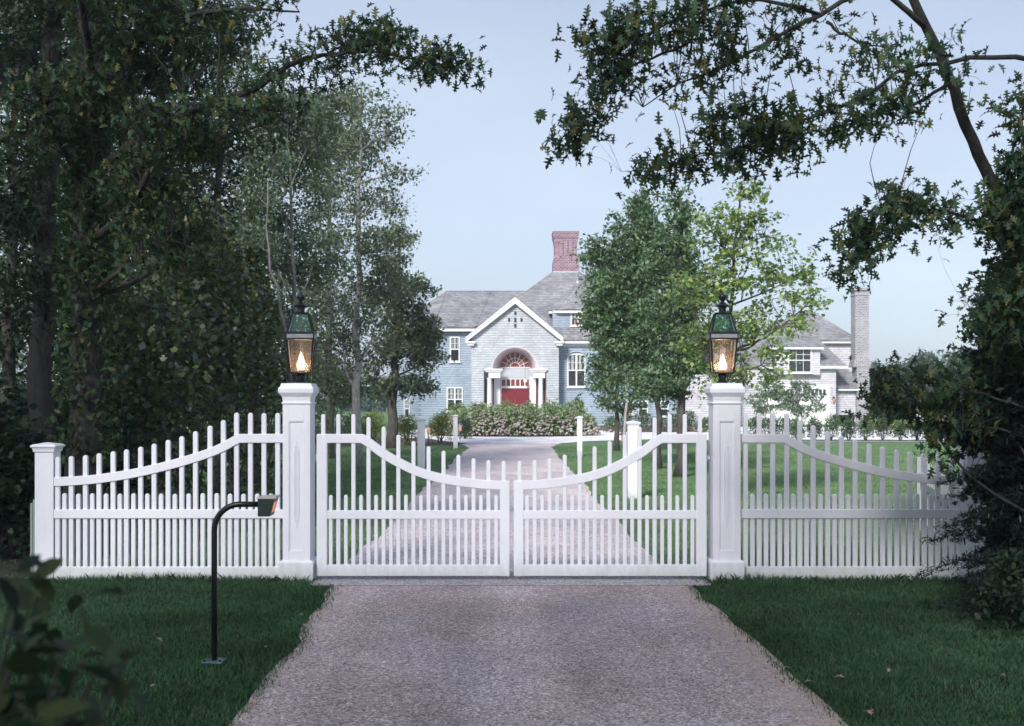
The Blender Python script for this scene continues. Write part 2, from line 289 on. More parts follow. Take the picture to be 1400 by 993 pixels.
# ------------------------------------------------------------------ mesh helpers
ORG = {}
def world_origin(o): return ORG[o.name]
def finish(me, name, mat, parent, origin):
    o = bpy.data.objects.new(name, me); col.objects.link(o)
    if parent is not None:
        o.parent = parent; ORG[o.name] = ORG[parent.name]
    else:
        o.location = origin; ORG[o.name] = tuple(origin)
    if mat is not None: me.materials.append(mat)
    return o
class MB:
    def __init__(s): s.v = []; s.f = []
    def add(s, v, f):
        n = len(s.v); s.v += [tuple(x) for x in v]; s.f += [tuple(i + n for i in q) for q in f]
    def box(s, x0, x1, y0, y1, z0, z1):
        s.add([(x0, y0, z0), (x1, y0, z0), (x1, y1, z0), (x0, y1, z0), (x0, y0, z1), (x1, y0, z1), (x1, y1, z1), (x0, y1, z1)],
              [(3, 2, 1, 0), (4, 5, 6, 7), (0, 1, 5, 4), (1, 2, 6, 5), (2, 3, 7, 6), (3, 0, 4, 7)])
    def slab(s, pts, y0, y1):
        """outline in x,z extruded from y0 to y1"""
        n = len(pts)
        s.add([(x, y0, z) for x, z in pts] + [(x, y1, z) for x, z in pts],
              [tuple(range(n)), tuple(range(2 * n - 1, n - 1, -1))] + [(i, i + n, (i + 1) % n + n, (i + 1) % n) for i in range(n)])
    def plan(s, pts, z0, z1):
        n = len(pts)
        s.add([(x, y, z0) for x, y in pts] + [(x, y, z1) for x, y in pts],
              [tuple(range(n - 1, -1, -1)), tuple(range(n, 2 * n))] + [(i, (i + 1) % n, (i + 1) % n + n, i + n) for i in range(n)])
    def sheet(s, pts, t=0.15):
        """a sloping roof panel from its top corners, t thick"""
        a = np.array(pts, float)
        nrm = np.cross(a[1] - a[0], a[2] - a[0]); nrm /= np.linalg.norm(nrm) + 1e-9
        if nrm[2] < 0: a = a[::-1]; nrm = -nrm
        lo = a - nrm * t; n = len(a)
        s.add(list(a) + list(lo), [tuple(range(n)), tuple(range(2 * n - 1, n - 1, -1))] + [(i, i + n, (i + 1) % n + n, (i + 1) % n) for i in range(n)])
    def tube(s, pts, rad, n=8, cap=True):
        pts = np.array(pts, float); m = len(pts)
        rad = np.full(m, rad) if np.isscalar(rad) else np.array(rad, float)
        tg = np.gradient(pts, axis=0); tg /= np.linalg.norm(tg, axis=1)[:, None] + 1e-9
        ref = np.array([0.0, 0, 1]) if abs(tg[0][2]) < 0.9 else np.array([1.0, 0, 0])
        a = np.arange(n) * 2 * PI / n; vs = []
        u = np.cross(tg[0], ref); u /= np.linalg.norm(u)
        for i in range(m):
            u = u - tg[i] * np.dot(u, tg[i]); u /= np.linalg.norm(u) + 1e-9
            w = np.cross(tg[i], u)
            vs += [tuple(pts[i] + rad[i] * (math.cos(t) * u + math.sin(t) * w)) for t in a]
        fs = [(i * n + k, i * n + (k + 1) % n, (i + 1) * n + (k + 1) % n, (i + 1) * n + k) for i in range(m - 1) for k in range(n)]
        if cap: fs += [tuple(range(n - 1, -1, -1)), tuple(range((m - 1) * n, m * n))]
        s.add(vs, fs)
    def lathe(s, c, prof, n=16, rot=0.0, sq=None):
        """profile (r, z) turned about the vertical through c; n=4 with rot gives square mouldings"""
        vs = []
        for r, z in prof:
            for k in range(n):
                t = rot + k * 2 * PI / n
                vs.append((c[0] + r * math.cos(t), c[1] + r * math.sin(t), c[2] + z))
        m = len(prof)
        fs = [(i * n + k, i * n + (k + 1) % n, (i + 1) * n + (k + 1) % n, (i + 1) * n + k) for i in range(m - 1) for k in range(n)]
        fs += [tuple(range(n - 1, -1, -1)), tuple(range((m - 1) * n, m * n))]
        s.add(vs, fs)
    def square(s, c, prof, rot=PI / 4):
        s.lathe(c, [(r * math.sqrt(2), z) for r, z in prof], 4, rot)
    def build(s, name, mat, parent=None, origin=(0, 0, 0), bevel=0, smooth=False, seg=2):
        og = ORG[parent.name] if parent is not None else origin
        me = bpy.data.meshes.new(name)
        me.from_pydata([(x - og[0], y - og[1], z - og[2]) for x, y, z in s.v], [], s.f)
        me.validate()
        o = finish(me, name, mat, parent, origin)
        if smooth:
            for p in me.polygons: p.use_smooth = True
        if bevel:
            b = o.modifiers.new('bevel', 'BEVEL'); b.width = bevel; b.segments = seg; b.limit_method = 'ANGLE'; b.angle_limit = R(35)
        return o
def tag(o, label=None, cat=None, group=None, kind=None):
    if label: o['label'] = label
    if cat: o['category'] = cat
    if group: o['group'] = group
    if kind: o['kind'] = kind
    return o
def empty(name, loc, label=None, cat=None, group=None):
    o = bpy.data.objects.new(name, None); col.objects.link(o); o.location = loc; o.empty_display_size = 0.3
    ORG[o.name] = tuple(loc)
    return tag(o, label, cat, group)
def copy_tree(o, loc=None, parent=None, rz=None, scale=None, label=None):
    c = o.copy(); col.objects.link(c)
    if parent is not None:
        c.parent = parent
    if loc is not None:
        c.location = loc
    if rz is not None: c.rotation_euler = (0, 0, rz)
    if scale is not None: c.scale = scale
    if label: c['label'] = label
    for ch in list(o.children): copy_tree(ch, None, c)
    return c
def struct(o): o['kind'] = 'structure'; return o

# ------------------------------------------------------------------ leaves
def tmpl_quad():
    return np.array([(0, -0.5, 0), (0.28, -0.05, 0.05), (0, 0.5, -0.06), (-0.28, -0.05, 0.05)], float)
def tmpl_lobed():   # oak-like outline
    r = [(0, -0.58), (0.05, -0.40), (0.22, -0.42), (0.07, -0.22), (0.34, -0.16), (0.30, -0.06), (0.07, -0.02), (0.32, 0.20), (0.20, 0.22), (0.06, 0.18), (0.12, 0.40), (0.0, 0.54)]
    pts = r + [(-x * (1.1 if i % 2 else .9), y - .03) for i, (x, y) in enumerate(r[-2:0:-1])]
    return np.array([(x, y, 0.30 * abs(x) - 0.45 * y * y) for x, y in pts], float)
def tmpl_maple():
    r = [(0, -0.42), (0.22, -0.34), (0.16, -0.18), (0.48, -0.05), (0.28, 0.10), (0.30, 0.32), (0.10, 0.22), (0, 0.52)]
    pts = r + [(-x, y) for x, y in r[-2:0:-1]]
    return np.array([(x, y, 0.12 * abs(x) - 0.1 * y * y) for x, y in pts], float)
def tmpl_oval():
    r = [(0, -0.5), (0.20, -0.28), (0.27, 0.0), (0.17, 0.30), (0, 0.52)]
    pts = r + [(-x, y) for x, y in r[-2:0:-1]]
    return np.array([(x, y, 0.25 * abs(x) - 0.15 * y * y) for x, y in pts], float)
def tmpl_spray():   # a flat sprig of needles
    pts = [(0, -0.5)]
    for i in range(6):
        y = -0.4 + i * 0.15; w = 0.22 * (1 - i / 8)
        pts += [(0.015, y), (w, y + 0.12), (0.015, y + 0.05)]
    pts.append((0, 0.55))
    pts = pts + [(-x, y) for x, y in pts[-2:0:-1]]
    return np.array([(x, y, -0.25 * y * y) for x, y in pts], float)
TQ, TL, TM, TO, TS = tmpl_quad(), tmpl_lobed(), tmpl_maple(), tmpl_oval(), tmpl_spray()
TN = np.array([(0, -0.5, 0), (0.10, -0.1, 0.0), (0.06, 0.35, 0), (0, 0.5, -0.03), (-0.06, 0.35, 0), (-0.10, -0.1, 0.0)], float)

def leaf_mesh(name, pos, size, tmpl, mat, parent=None, origin=(0, 0, 0), tilt=0.75, jitter=0.35, rs=None, hang=0.0):
    rs = rs or rng
    pos = np.asarray(pos, float); N = len(pos); K = len(tmpl)
    og = ORG[parent.name] if parent is not None else origin
    yaw = rs.uniform(0, 2 * PI, N); t1 = rs.normal(0, tilt, N) - hang; t2 = rs.normal(0, tilt * 0.7, N)
    sc_ = size * (1 + rs.uniform(-jitter, jitter, N))
    cy, sy = np.cos(yaw), np.sin(yaw); c1, s1 = np.cos(t1), np.sin(t1); c2, s2 = np.cos(t2), np.sin(t2)
    v = np.repeat(tmpl[None], N, 0) * sc_[:, None, None]
    x, y, z = v[..., 0], v[..., 1], v[..., 2]
    x, z = x * c2[:, None] + z * s2[:, None], -x * s2[:, None] + z * c2[:, None]
    y, z = y * c1[:, None] - z * s1[:, None], y * s1[:, None] + z * c1[:, None]
    x, y = x * cy[:, None] - y * sy[:, None], x * sy[:, None] + y * cy[:, None]
    vv = np.stack([x, y, z], -1) + (pos - np.array(og))[:, None, :]
    me = bpy.data.meshes.new(name)
    me.vertices.add(N * K); me.vertices.foreach_set('co', vv.reshape(-1).astype(np.float32))
    me.loops.add(N * K); me.loops.foreach_set('vertex_index', np.arange(N * K, dtype=np.int32))
    me.polygons.add(N); me.polygons.foreach_set('loop_start', np.arange(0, N * K, K, dtype=np.int32))
    me.update(calc_edges=True)
    return finish(me, name, mat, parent, origin)

def interp(pts, n):
    """smooth resample of a polyline (Catmull-Rom)"""
    p = np.array(pts, float)
    if len(p) < 3:
        t = np.linspace(0, 1, n)[:, None]; return p[0] * (1 - t) + p[-1] * t
    q = np.vstack([2 * p[0] - p[1], p, 2 * p[-1] - p[-2]]); out = []
    for s in np.linspace(0, len(p) - 1 - 1e-6, n):
        i = int(s); t = s - i; a, b, c, d = q[i:i + 4]
        out.append(0.5 * ((2 * b) + (c - a) * t + (2 * a - 5 * b + 4 * c - d) * t * t + (3 * b - a - 3 * c + d) * t ** 3))
    return np.array(out)

def make_tree(name, label, group, trunk, r0, blobs=(), limbs=(), nclump=60, lpc=60, cr=0.35, leaf=0.09, tmpl=TQ,
              ml='lf_wood', mb='bark_mid', seed=1, cat='tree', r1=None, twig=0.012, tilt=0.75, ivy=0, sides=8, hang=0.0, crownname='crown', flatten=0.6, wob=0.03, limbf=1.0, limr=1.0):
    """trunk: list of points; blobs: (centre, radii, share); limbs: (points, r_start, clumps, spread)"""
    rs = np.random.default_rng(seed)
    base = tuple(trunk[0]); root = empty(name, (base[0], base[1], 0), label, cat, group)
    tp = interp(trunk, 14 if len(trunk) < 7 else 26)
    h = tp[-1][2] - tp[0][2]
    NT = len(tp); tp[1:-1, :2] += rs.normal(0, wob, (NT - 2, 2))
    r1 = r0 * 0.22 if r1 is None else r1
    tr = np.linspace(r0, r1, NT); tr[0] *= 1.5; tr[1] *= 1.12
    w = MB(); w.tube(tp, tr, max(sides, 8))
    skel = [tp[3:]]; srad = [tr[3:]]
    cl = []
    for pts, rr, nc, spread in limbs:
        q = interp(pts, 16); q[1:] += rs.normal(0, spread * 0.06, (15, 3)); rad = np.linspace(rr, rr * 0.16, 16)
        w.tube(q, rad, 7); skel.append(q); srad.append(rad)
        for k in range(int(nc * limbf)):
            t = rs.uniform(0.22, 1.0) ** 0.8
            i = min(15, int(t * 15)); d = np.clip(rs.normal(0, 1, 3), -1.7, 1.7) * np.array([1, 1, flatten]) * spread * 1.15 * (1.15 - 0.5 * t)
            cl.append(q[i] + d)
    for c, rad3, share in blobs:
        c = np.array(c, float); rad3 = np.array(rad3, float)
        hd = math.hypot(c[0] - tp[-1][0], c[1] - tp[-1][1])
        zz = np.clip(c[2] - 0.5 * hd - 0.3 * rad3[2], tp[2][2], tp[-1][2])
        i = int(np.argmin(abs(tp[:, 2] - zz))); s0 = tp[i]
        mid = (s0 + c) / 2 + np.array([0, 0, -0.05 * hd]) + rs.normal(0, 0.08, 3)
        q = interp([s0, mid, c, c + (c - mid) * 0.35 + np.array([0, 0, 0.3 * rad3[2]])], 10)
        ra = limr * min(tr[i] * 0.6, 0.03 + 0.012 * np.linalg.norm(c - s0)); rad = np.linspace(ra, ra * 0.25, 10)
        w.tube(q, rad, 6); skel.append(q); srad.append(rad)
        nc = max(3, int(nclump * share))
        d = rs.normal(0, 1, (nc, 3)); d /= np.linalg.norm(d, axis=1)[:, None]
        rr = rs.uniform(0.25, 1.08, nc) ** 0.6
        for k in range(nc): cl.append(c + d[k] * rr[k] * rad3)
    sk = np.vstack(skel); sr = np.concatenate(srad); pos = []
    cl = np.array(cl)
    for c in cl:
        dd = np.linalg.norm((sk - c) * np.array([1, 1, 1.0]) + np.array([0, 0, 0.25]), axis=1) + 0.4 * np.maximum(0, sk[:, 2] - c[2])
        i = int(np.argmin(dd)); s0 = sk[i]
        L = np.linalg.norm(c - s0)
        mid = (s0 + c) / 2 + rs.normal(0, 0.06, 3) * L + np.array([0, 0, 0.08 * L])
        q = interp([s0, mid, c], 5); t0 = min(twig, sr[i] * 0.7)
        w.tube(q, np.linspace(t0, t0 * 0.35, 5), 4, False)
        n = max(3, int(lpc * rs.uniform(0.5, 1.4)))
        a = np.clip(rs.normal(0, 0.55, (n, 3)), -1.1, 1.1) * cr * np.array([1, 1, flatten]) * rs.uniform(0.6, 1.25)
        # a few short spur twigs carry the leaves of a clump
        for k in range(3):
            e = c + a[k % n] * 1.2
            w.tube([c, (c + e) / 2 + np.array([0, 0, 0.02]), e], [t0 * 0.4, t0 * 0.3, t0 * 0.2], 3, False)
        pos.append(c + a)
        if n > 12 and L > 0.3:
            m = n // 5; t = rs.uniform(0.45, 1, m)[:, None]
            pos.append(s0 * (1 - t) + c * t + rs.normal(0, 0.3 * cr, (m, 3)))
    if ivy:
        zi = rs.uniform(0.1, 0.8, ivy); k = (zi * (NT - 1)).astype(int); t = rs.uniform(0, 2 * PI, ivy)
        fr = (zi * (NT - 1) - k)[:, None]; cpt = tp[k] * (1 - fr) + tp[k + 1] * fr; rad = (tr[k] + 0.05 * rs.uniform(0, 2.4, ivy) ** 1.5)
        pos.append(cpt + np.stack([np.cos(t) * rad, np.sin(t) * rad, 0 * t], -1))
    w.build('trunk', M[mb], root, smooth=True)
    pos = np.vstack(pos); pos = pos[pos[:, 2] > 0.15]
    leaf_mesh(crownname, pos, leaf, tmpl, M[ml], root, tilt=tilt, rs=rs, hang=hang)
    return root

def make_bush(name, label, group, c, rad, n, leaf, tmpl, ml, seed, cat='shrub', stems=7, lumps=9, mb='bark_mid', dense=0.45, blooms=0, broot=0.0):
    rs = np.random.default_rng(seed)
    root = empty(name, (c[0], c[1], 0), label, cat, group)
    rx, ry, rz = rad; w = MB(); pos = []
    for k in range(lumps):
        t = k * 2.399 + rs.uniform(0, 0.6); q = math.sqrt((k + 0.5) / lumps) * 0.62
        lc = np.array([c[0] + rx * q * math.cos(t), c[1] + ry * q * math.sin(t), c[2] + rz * (0.45 + 0.5 * (1 - q * q) * rs.uniform(0.6, 1.0))])
        if k < stems * 2: w.tube(interp([(c[0] + rs.uniform(-.15, .15) * rx, c[1] + rs.uniform(-.15, .15) * ry, 0), (lc[0] * .6 + c[0] * .4, lc[1] * .6 + c[1] * .4, lc[2] * 0.45), lc], 6), np.linspace(0.022, 0.006, 6), 5)
        m = n // lumps; d = rs.normal(0, 1, (m, 3)); d /= np.linalg.norm(d, axis=1)[:, None]
        rr = rs.uniform(0.3, 1.1, m)[:, None] ** dense
        pos.append(lc + d * rr * np.array([rx * 0.48, ry * 0.48, rz * 0.42]) * rs.uniform(0.8, 1.15))
    m = n // 3; t = rs.uniform(0, 2 * PI, m); q = rs.uniform(0.55, 1.0, m)
    z = rs.uniform(broot, 0.75, m)
    pos.append(np.stack([c[0] + rx * q * np.cos(t) * 0.95, c[1] + ry * q * np.sin(t) * 0.95, c[2] + rz * z], -1))
    w.build('stem', M[mb], root)
    pos = np.vstack(pos); pos = pos[pos[:, 2] > 0.04]
    leaf_mesh('foliage', pos, leaf, tmpl, M[ml], root, rs=rs)
    if blooms:
        bm = MB(); ico = [(0, 0, 1), (.89, 0, .45), (.28, .85, .45), (-.72, .53, .45), (-.72, -.53, .45), (.28, -.85, .45), (.72, .53, -.45), (-.28, .85, -.45), (-.89, 0, -.45), (-.28, -.85, -.45), (.72, -.53, -.45), (0, 0, -1)]
        fc = [(0, 1, 2), (0, 2, 3), (0, 3, 4), (0, 4, 5), (0, 5, 1), (1, 6, 2), (2, 7, 3), (3, 8, 4), (4, 9, 5), (5, 10, 1), (6, 7, 2), (7, 8, 3), (8, 9, 4), (9, 10, 5), (10, 6, 1), (11, 7, 6), (11, 8, 7), (11, 9, 8), (11, 10, 9), (11, 6, 10)]
        for k in range(blooms):
            t = rs.uniform(0, 2 * PI); e = rs.uniform(-0.05, 1.0)
            rr = math.sqrt(max(0, 1 - e * e)) * 1.02; s = rs.uniform(0.05, 0.10)
            p = (c[0] + rx * rr * math.cos(t) + rs.normal(0, .06), c[1] + ry * rr * math.sin(t) + rs.normal(0, .06), max(0.1, rz * (0.08 + 0.98 * e) + rs.normal(0, .06)))
            j = rs.uniform(0.75, 1.2, 12)
            bm.add([(p[0] + s * a * j[i], p[1] + s * b * j[i], p[2] + 0.8 * s * cc * j[i]) for i, (a, b, cc) in enumerate(ico)], fc)
        bl = bm.build('flower_heads', M['bloom'], root, smooth=True); bl['kind'] = 'stuff'
    return root

# ------------------------------------------------------------------ setting: ground, drive, court
rgl = np.random.default_rng(3)
def edge(pts, n=90, amp=0.05):
    q = np.array(pts, float); out = []
    seg = np.r_[0, np.cumsum(np.linalg.norm(np.diff(q, axis=0), axis=1))]
    s = np.linspace(0, seg[-1], n)
    x = np.interp(s, seg, q[:, 0]); y = np.interp(s, seg, q[:, 1])
    nz = np.convolve(rgl.normal(0, 1, n + 6), np.ones(3) / 3, 'same')[3:-3] * amp
    return [(a + d, b) for a, b, d in zip(x, y, nz)]
def flat(name, pts, z, mat, t=0.0):
    m = MB(); m.plan(pts, z - 0.5, z) if False else m.add([(x, y, z) for x, y in pts], [tuple(range(len(pts)))])
    o = m.build(name, mat); return struct(o)
g = MB(); g.add([(-600, -200, 0), (600, -200, 0), (600, 900, 0), (-600, 900, 0)], [(0, 1, 2, 3)]); struct(g.build('ground', M['ground']))
Lnear = edge([(-2.6, -14), (-1.9, 0), (-1.52, 5), (-1.55, 6.2), (-1.61, 8.3), (-1.66, 10.0), (-1.72, 10.82)], 120, 0.035)
Rnear = edge([(3.0, -14), (2.2, 0), (1.90, 5), (1.86, 6.2), (1.83, 7.9), (1.73, 10.0), (1.69, 10.82)], 120, 0.035)
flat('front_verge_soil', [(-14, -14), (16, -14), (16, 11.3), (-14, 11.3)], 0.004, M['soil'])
flat('driveway_apron', Lnear + Rnear[::-1], 0.012, M['gravel_near'])
flat('driveway_threshold', [(-1.95, 10.82), (1.92, 10.82), (1.90, 11.75), (-1.93, 11.75)], 0.015, M['sill_strip'])
Lfar = edge([(-1.86, 11.75), (-1.75, 14.3), (-1.77, 22), (-1.66, 27), (-1.66, 35), (-1.55, 41), (-2.4, 46.5)], 110, 0.05)
Rfar = edge([(1.62, 11.75), (1.54, 13.5), (1.49, 19), (1.49, 24), (1.44, 30), (1.46, 36), (1.44, 42), (2.2, 46.5)], 110, 0.05)
flat('driveway', Lfar + Rfar[::-1], 0.012, M['gravel_far'])
flat('forecourt', [(-2.5, 45.6), (2.2, 45.6), (3.2, 47.5), (6.0, 49.5), (9.0, 48.2), (11.5, 47.2), (30, 46.4), (46, 46.2), (46, 66), (22, 71), (3.0, 71), (-4, 71), (-7, 62), (-6, 52.5)], 0.016, M['court'])
flat('mulch_bed', edge([(-7.6, 43.2), (-4.6, 43.0), (-2.3, 43.6), (-1.75, 45.0)], 30, .05) + [(-2.6, 47.0), (-4.0, 51), (-9.5, 52), (-9.5, 44)], 0.020, M['mulch'])
flat('house_bed', [(6.5, 60), (12.5, 61), (12.5, 74), (3.3, 74), (3.3, 66)], 0.022, M['mulch'])
flat('hedge_bed', [(11.0, 47.6), (30, 46.8), (30, 48.0), (11.0, 48.9)], 0.024, M['mulch'])
flat('hydrangea_bed', [(0.1 + 3.9 * math.cos(t), 55.6 + 2.9 * math.sin(t)) for t in np.linspace(0, 2 * PI, 48)[:-1]], 0.026, M['mulch'])
flat('woodland_floor', edge([(-4.75, 11.3), (-6.4, 17), (-7.4, 25), (-8.0, 31), (-7.3, 40), (-8.5, 46)], 60, .25) + [(-12, 75), (-90, 75), (-90, 0), (-14, 0), (-14, 11.3)], 0.006, M['litter'])

# ------------------------------------------------------------------ fence, gate, pillars
YG = 11.2; K = YG / F
def gx(px): return (px - 700.0) * K
def gz(py): return CH + (HY - py) * K
def mir(px, s): return px if s < 0 else 1399.0 - px
def ribbon(mb, top, th, y0, y1, s):
    """rail whose top edge follows the points; th thick"""
    t = np.array(top, float); sg = np.diff(t, axis=0); sg /= np.linalg.norm(sg, axis=1)[:, None]
    sn = np.stack([-sg[:, 1], sg[:, 0]], 1)
    if sn[0][1] < 0: sn = -sn
    a_ = np.vstack([sn[:1], sn]); b_ = np.vstack([sn, sn[-1:]]); nrm = a_ + b_
    nrm = nrm / (0.5 * (nrm ** 2).sum(1))[:, None]
    lo = t + nrm * th
    lo[0, 0] = t[0, 0]; lo[-1, 0] = t[-1, 0]
    n = len(t); X = [(gx(mir(a, s)), gz(b)) for a, b in t] + [(gx(mir(a, s)), gz(b)) for a, b in lo]
    v = [(x, y0, z) for x, z in X] + [(x, y1, z) for x, z in X]
    f = []
    for i in range(n - 1):
        f += [(i, i + 1, n + i + 1, n + i), (2 * n + i, 3 * n + i, 3 * n + i + 1, 2 * n + i + 1),
              (i, 2 * n + i, 2 * n + i + 1, i + 1), (n + i, n + i + 1, 3 * n + i + 1, 3 * n + i)]
    f += [(0, n, 3 * n, 2 * n), (n - 1, 3 * n - 1, 4 * n - 1, 2 * n - 1)]
    mb.add(v, f)
def picket(root, px, py_top, z0, s, w=0.046, Y=YG):
    x = gx(mir(px, s)); z1 = gz(py_top); h = w / 2
    m = MB(); pr = [(-h, z0), (h, z0), (h, z1 - h * 1.1)] + [(h * math.cos(a), z1 - h * 1.1 + h * 1.1 * math.sin(a)) for a in np.linspace(0.35, PI - 0.35, 6)] + [(-h, z1 - h * 1.1)]
    m.slab([(x + a, b) for a, b in pr], Y - 0.019 + 0.004 * (random.random() - .5), Y + 0.019)
    return m.build('picket', M['white'], root, bevel=0.005, seg=2)

fence_top = [(60, 654)] + [tuple(p) for p in interp([(71, 653), (104, 651.3), (136, 648.5), (178, 642), (215, 634), (254.6, 623.4), (294, 610), (325.2, 593.5)], 22)] + [(388, 593.3)]
tall_f = [(187, 245), (257, 241), (330, 236), (400, 228), (473, 218), (542, 208), (615, 193), (685, 178), (757, 157), (828, 138), (899, 111), (974, 83), (1043, 56), (1111, 17), (1183, 18), (1253, 18), (1324, 18)]
tall_f = [(30 + a / 3.784, 560 + b / 3.784) for a, b in tall_f]
flabel = {-1: 'white picket fence with swooping top rail left of the gate, dark shrubs behind',
          1: 'white picket fence with swooping top rail right of the gate, open lawn behind'}
for s in (-1, 1):
    r = empty('picket_fence', (gx(mir(230, s)), YG, 0), flabel[s], 'fence', 'fence sections beside the gate')
    m = MB(); ribbon(m, fence_top, 12.0, YG - 0.034, YG + 0.034, s); m.build('top_rail', M['white'], r, bevel=0.004)
    a, b = sorted((gx(mir(60, s)), gx(mir(388, s))))
    m = MB(); m.box(a, b, YG - 0.036, YG + 0.036, gz(708.5), gz(696.5)); m.build('middle_rail', M['white'], r, bevel=0.004)
    m = MB(); m.box(a, b, YG - 0.030, YG + 0.030, gz(797), gz(774.5)); m.build('bottom_board', M['white'], r, bevel=0.004)
    for px, py in tall_f: picket(r, px, py + random.uniform(-.4, .4), gz(780), s)
    for i in range(16): picket(r, (tall_f[i][0] + tall_f[i + 1][0]) / 2, 674.2 + random.uniform(-.5, .5) + (1.2 if s > 0 else 0.6), gz(780), s, 0.042)

glabel = {-1: 'left white gate leaf with curved top rail and graduated pickets, hung on the left pillar',
          1: 'right white gate leaf with curved top rail and graduated pickets, hung on the right pillar'}
gtop = [(434.3, 593.5)] + [tuple(p) for p in interp([(496, 593.5), (506, 599), (526, 614), (546, 626), (571, 638), (596, 646), (621.4, 651), (646.5, 654.6), (672, 656.6), (697, 657)], 30)]
tall_g = [(88, 25), (170, 25), (252, 25), (334, 42), (416, 93), (496, 137), (578, 172), (660, 200), (741, 224), (822, 245), (904, 265), (985, 275), (1067, 279)]
tall_g = [(420 + a / 3.973, 560 + b / 3.973) for a, b in tall_g]
for s in (-1, 1):
    r = empty('gate_leaf', (gx(mir(436, s)), YG, 0), glabel[s], 'gate', 'gate leaves across the drive')
    m = MB(); ribbon(m, gtop, 12.2, YG - 0.030, YG + 0.030, s); m.build('top_rail', M['white'], r, bevel=0.004)
    a, b = sorted((gx(mir(440, s)), gx(mir(690, s))))
    m = MB(); m.box(a, b, YG - 0.028, YG + 0.028, gz(709.3), gz(697.8)); m.build('middle_rail', M['white'], r, bevel=0.004)
    m = MB(); m.box(a, b, YG - 0.032, YG + 0.032, gz(787.0), gz(771.8)); m.build('bottom_rail', M['white'], r, bevel=0.004)
    for (p0, p1, zt) in ((433.6, 447.6, 593.9), (683.6, 696.6, 657.4)):
        a, b = sorted((gx(mir(p0, s)), gx(mir(p1, s))))
        m = MB(); m.box(a, b, YG - 0.034, YG + 0.034, gz(787.3), gz(zt)); m.build('stile', M['white'], r, bevel=0.004)
    for i, (px, py) in enumerate(tall_g):
        picket(r, px, py, gz(776) if 0 < i < 12 else gz(595.5 if i == 0 else 659), s, 0.040)
    for i in range(12):
        picket(r, (tall_g[i][0] + tall_g[i + 1][0]) / 2, 676.8 + random.uniform(-.4, .4), gz(776), s, 0.036)
    for zz in (626, 770):
        m = MB(); x0 = gx(mir(428, s)); x1 = gx(mir(446, s))
        m.box(min(x0, x1), max(x0, x1), YG + 0.035, YG + 0.047, gz(zz + 2.5), gz(zz - 2.5)); m.tube([(gx(mir(432.0, s)), YG + 0.05, gz(zz + 5)), (gx(mir(432.0, s)), YG + 0.05, gz(zz - 5))], 0.012, 8)
        m.build('hinge', M['white'], r)

PX = 2.112; PY = 11.12
def pillar(s):
    x = s * PX - 0.003; h = 0.1345; yc = PY + h
    r = empty('gate_pillar', (x, yc, 0), '%s square white gate pillar carrying a lantern, %s' % (('left', 'in front of the dark woods') if s < 0 else ('right', 'in front of the pale green tree')), 'gate pillar', 'pillars either side of the gate')
    m = MB(); m.box(x - h, x + h, PY + 0.014, PY + 2 * h, 0.15, 1.80)
    pw = 0.0745; z0, z1 = 1.8 - 209 * PY / F, 1.8 - 31 * PY / F
    m.box(x - h, x - pw, PY, PY + 0.016, 0.15, 1.80); m.box(x + pw, x + h, PY, PY + 0.016, 0.15, 1.80)
    m.box(x - pw, x + pw, PY, PY + 0.016, 0.15, z0); m.box(x - pw, x + pw, PY, PY + 0.016, z1, 1.80)
    m.build('shaft', M['white'], r, bevel=0.002)
    m = MB()
    for (a, b, c, d) in ((x - pw, x - pw + .009, z0, z1), (x + pw - .009, x + pw, z0, z1), (x - pw + .009, x + pw - .009, z0, z0 + .009), (x - pw + .009, x + pw - .009, z1 - .009, z1)):
        m.box(a, b, PY + 0.004, PY + 0.015, c, d)
    m.build('panel_moulding', M['white'], r, bevel=0.003)
    m = MB()
    for k in range(-2, 3):
        e = 0.05 * abs(k)
        m.tube([(x + k * 0.0125, PY + 0.013, z0 + 0.23 + e), (x + k * 0.0125, PY + 0.013, z1 - 0.19 - e)], 0.0048, 6)
        m.lathe((x + k * 0.0125, PY + 0.013, z0 + 0.19 + e), [(0.001, 0), (0.004, .004), (0.001, .008)], 6); m.lathe((x + k * 0.0125, PY + 0.013, z1 - 0.16 - e), [(0.001, 0), (0.004, .004), (0.001, .008)], 6)
    m.build('fluting', M['white'], r)
    m = MB(); m.square((x, yc, 0), [(0.167, -0.02), (0.167, 0.195), (0.160, 0.203), (0.152, 0.211), (0.134, 0.2115)]); m.build('base', M['white'], r, bevel=0.003)
    m = MB(); m.square((x, yc, 0), [(0.136, 1.742), (0.145, 1.748), (0.147, 1.758), (0.137, 1.766)]); m.build('neck_moulding', M['white'], r, bevel=0.002)
    m = MB(); m.square((x, yc, 0), [(0.137, 1.785), (0.140, 1.812), (0.149, 1.828), (0.160, 1.842), (0.164, 1.850), (0.171, 1.856), (0.172, 1.896), (0.168, 1.908), (0.158, 1.914), (0.152, 1.930), (0.147, 1.948), (0.02, 1.956)])
    m.build('cap', M['white'], r, bevel=0.003)
    return r
for s in (-1, 1): pillar(s)

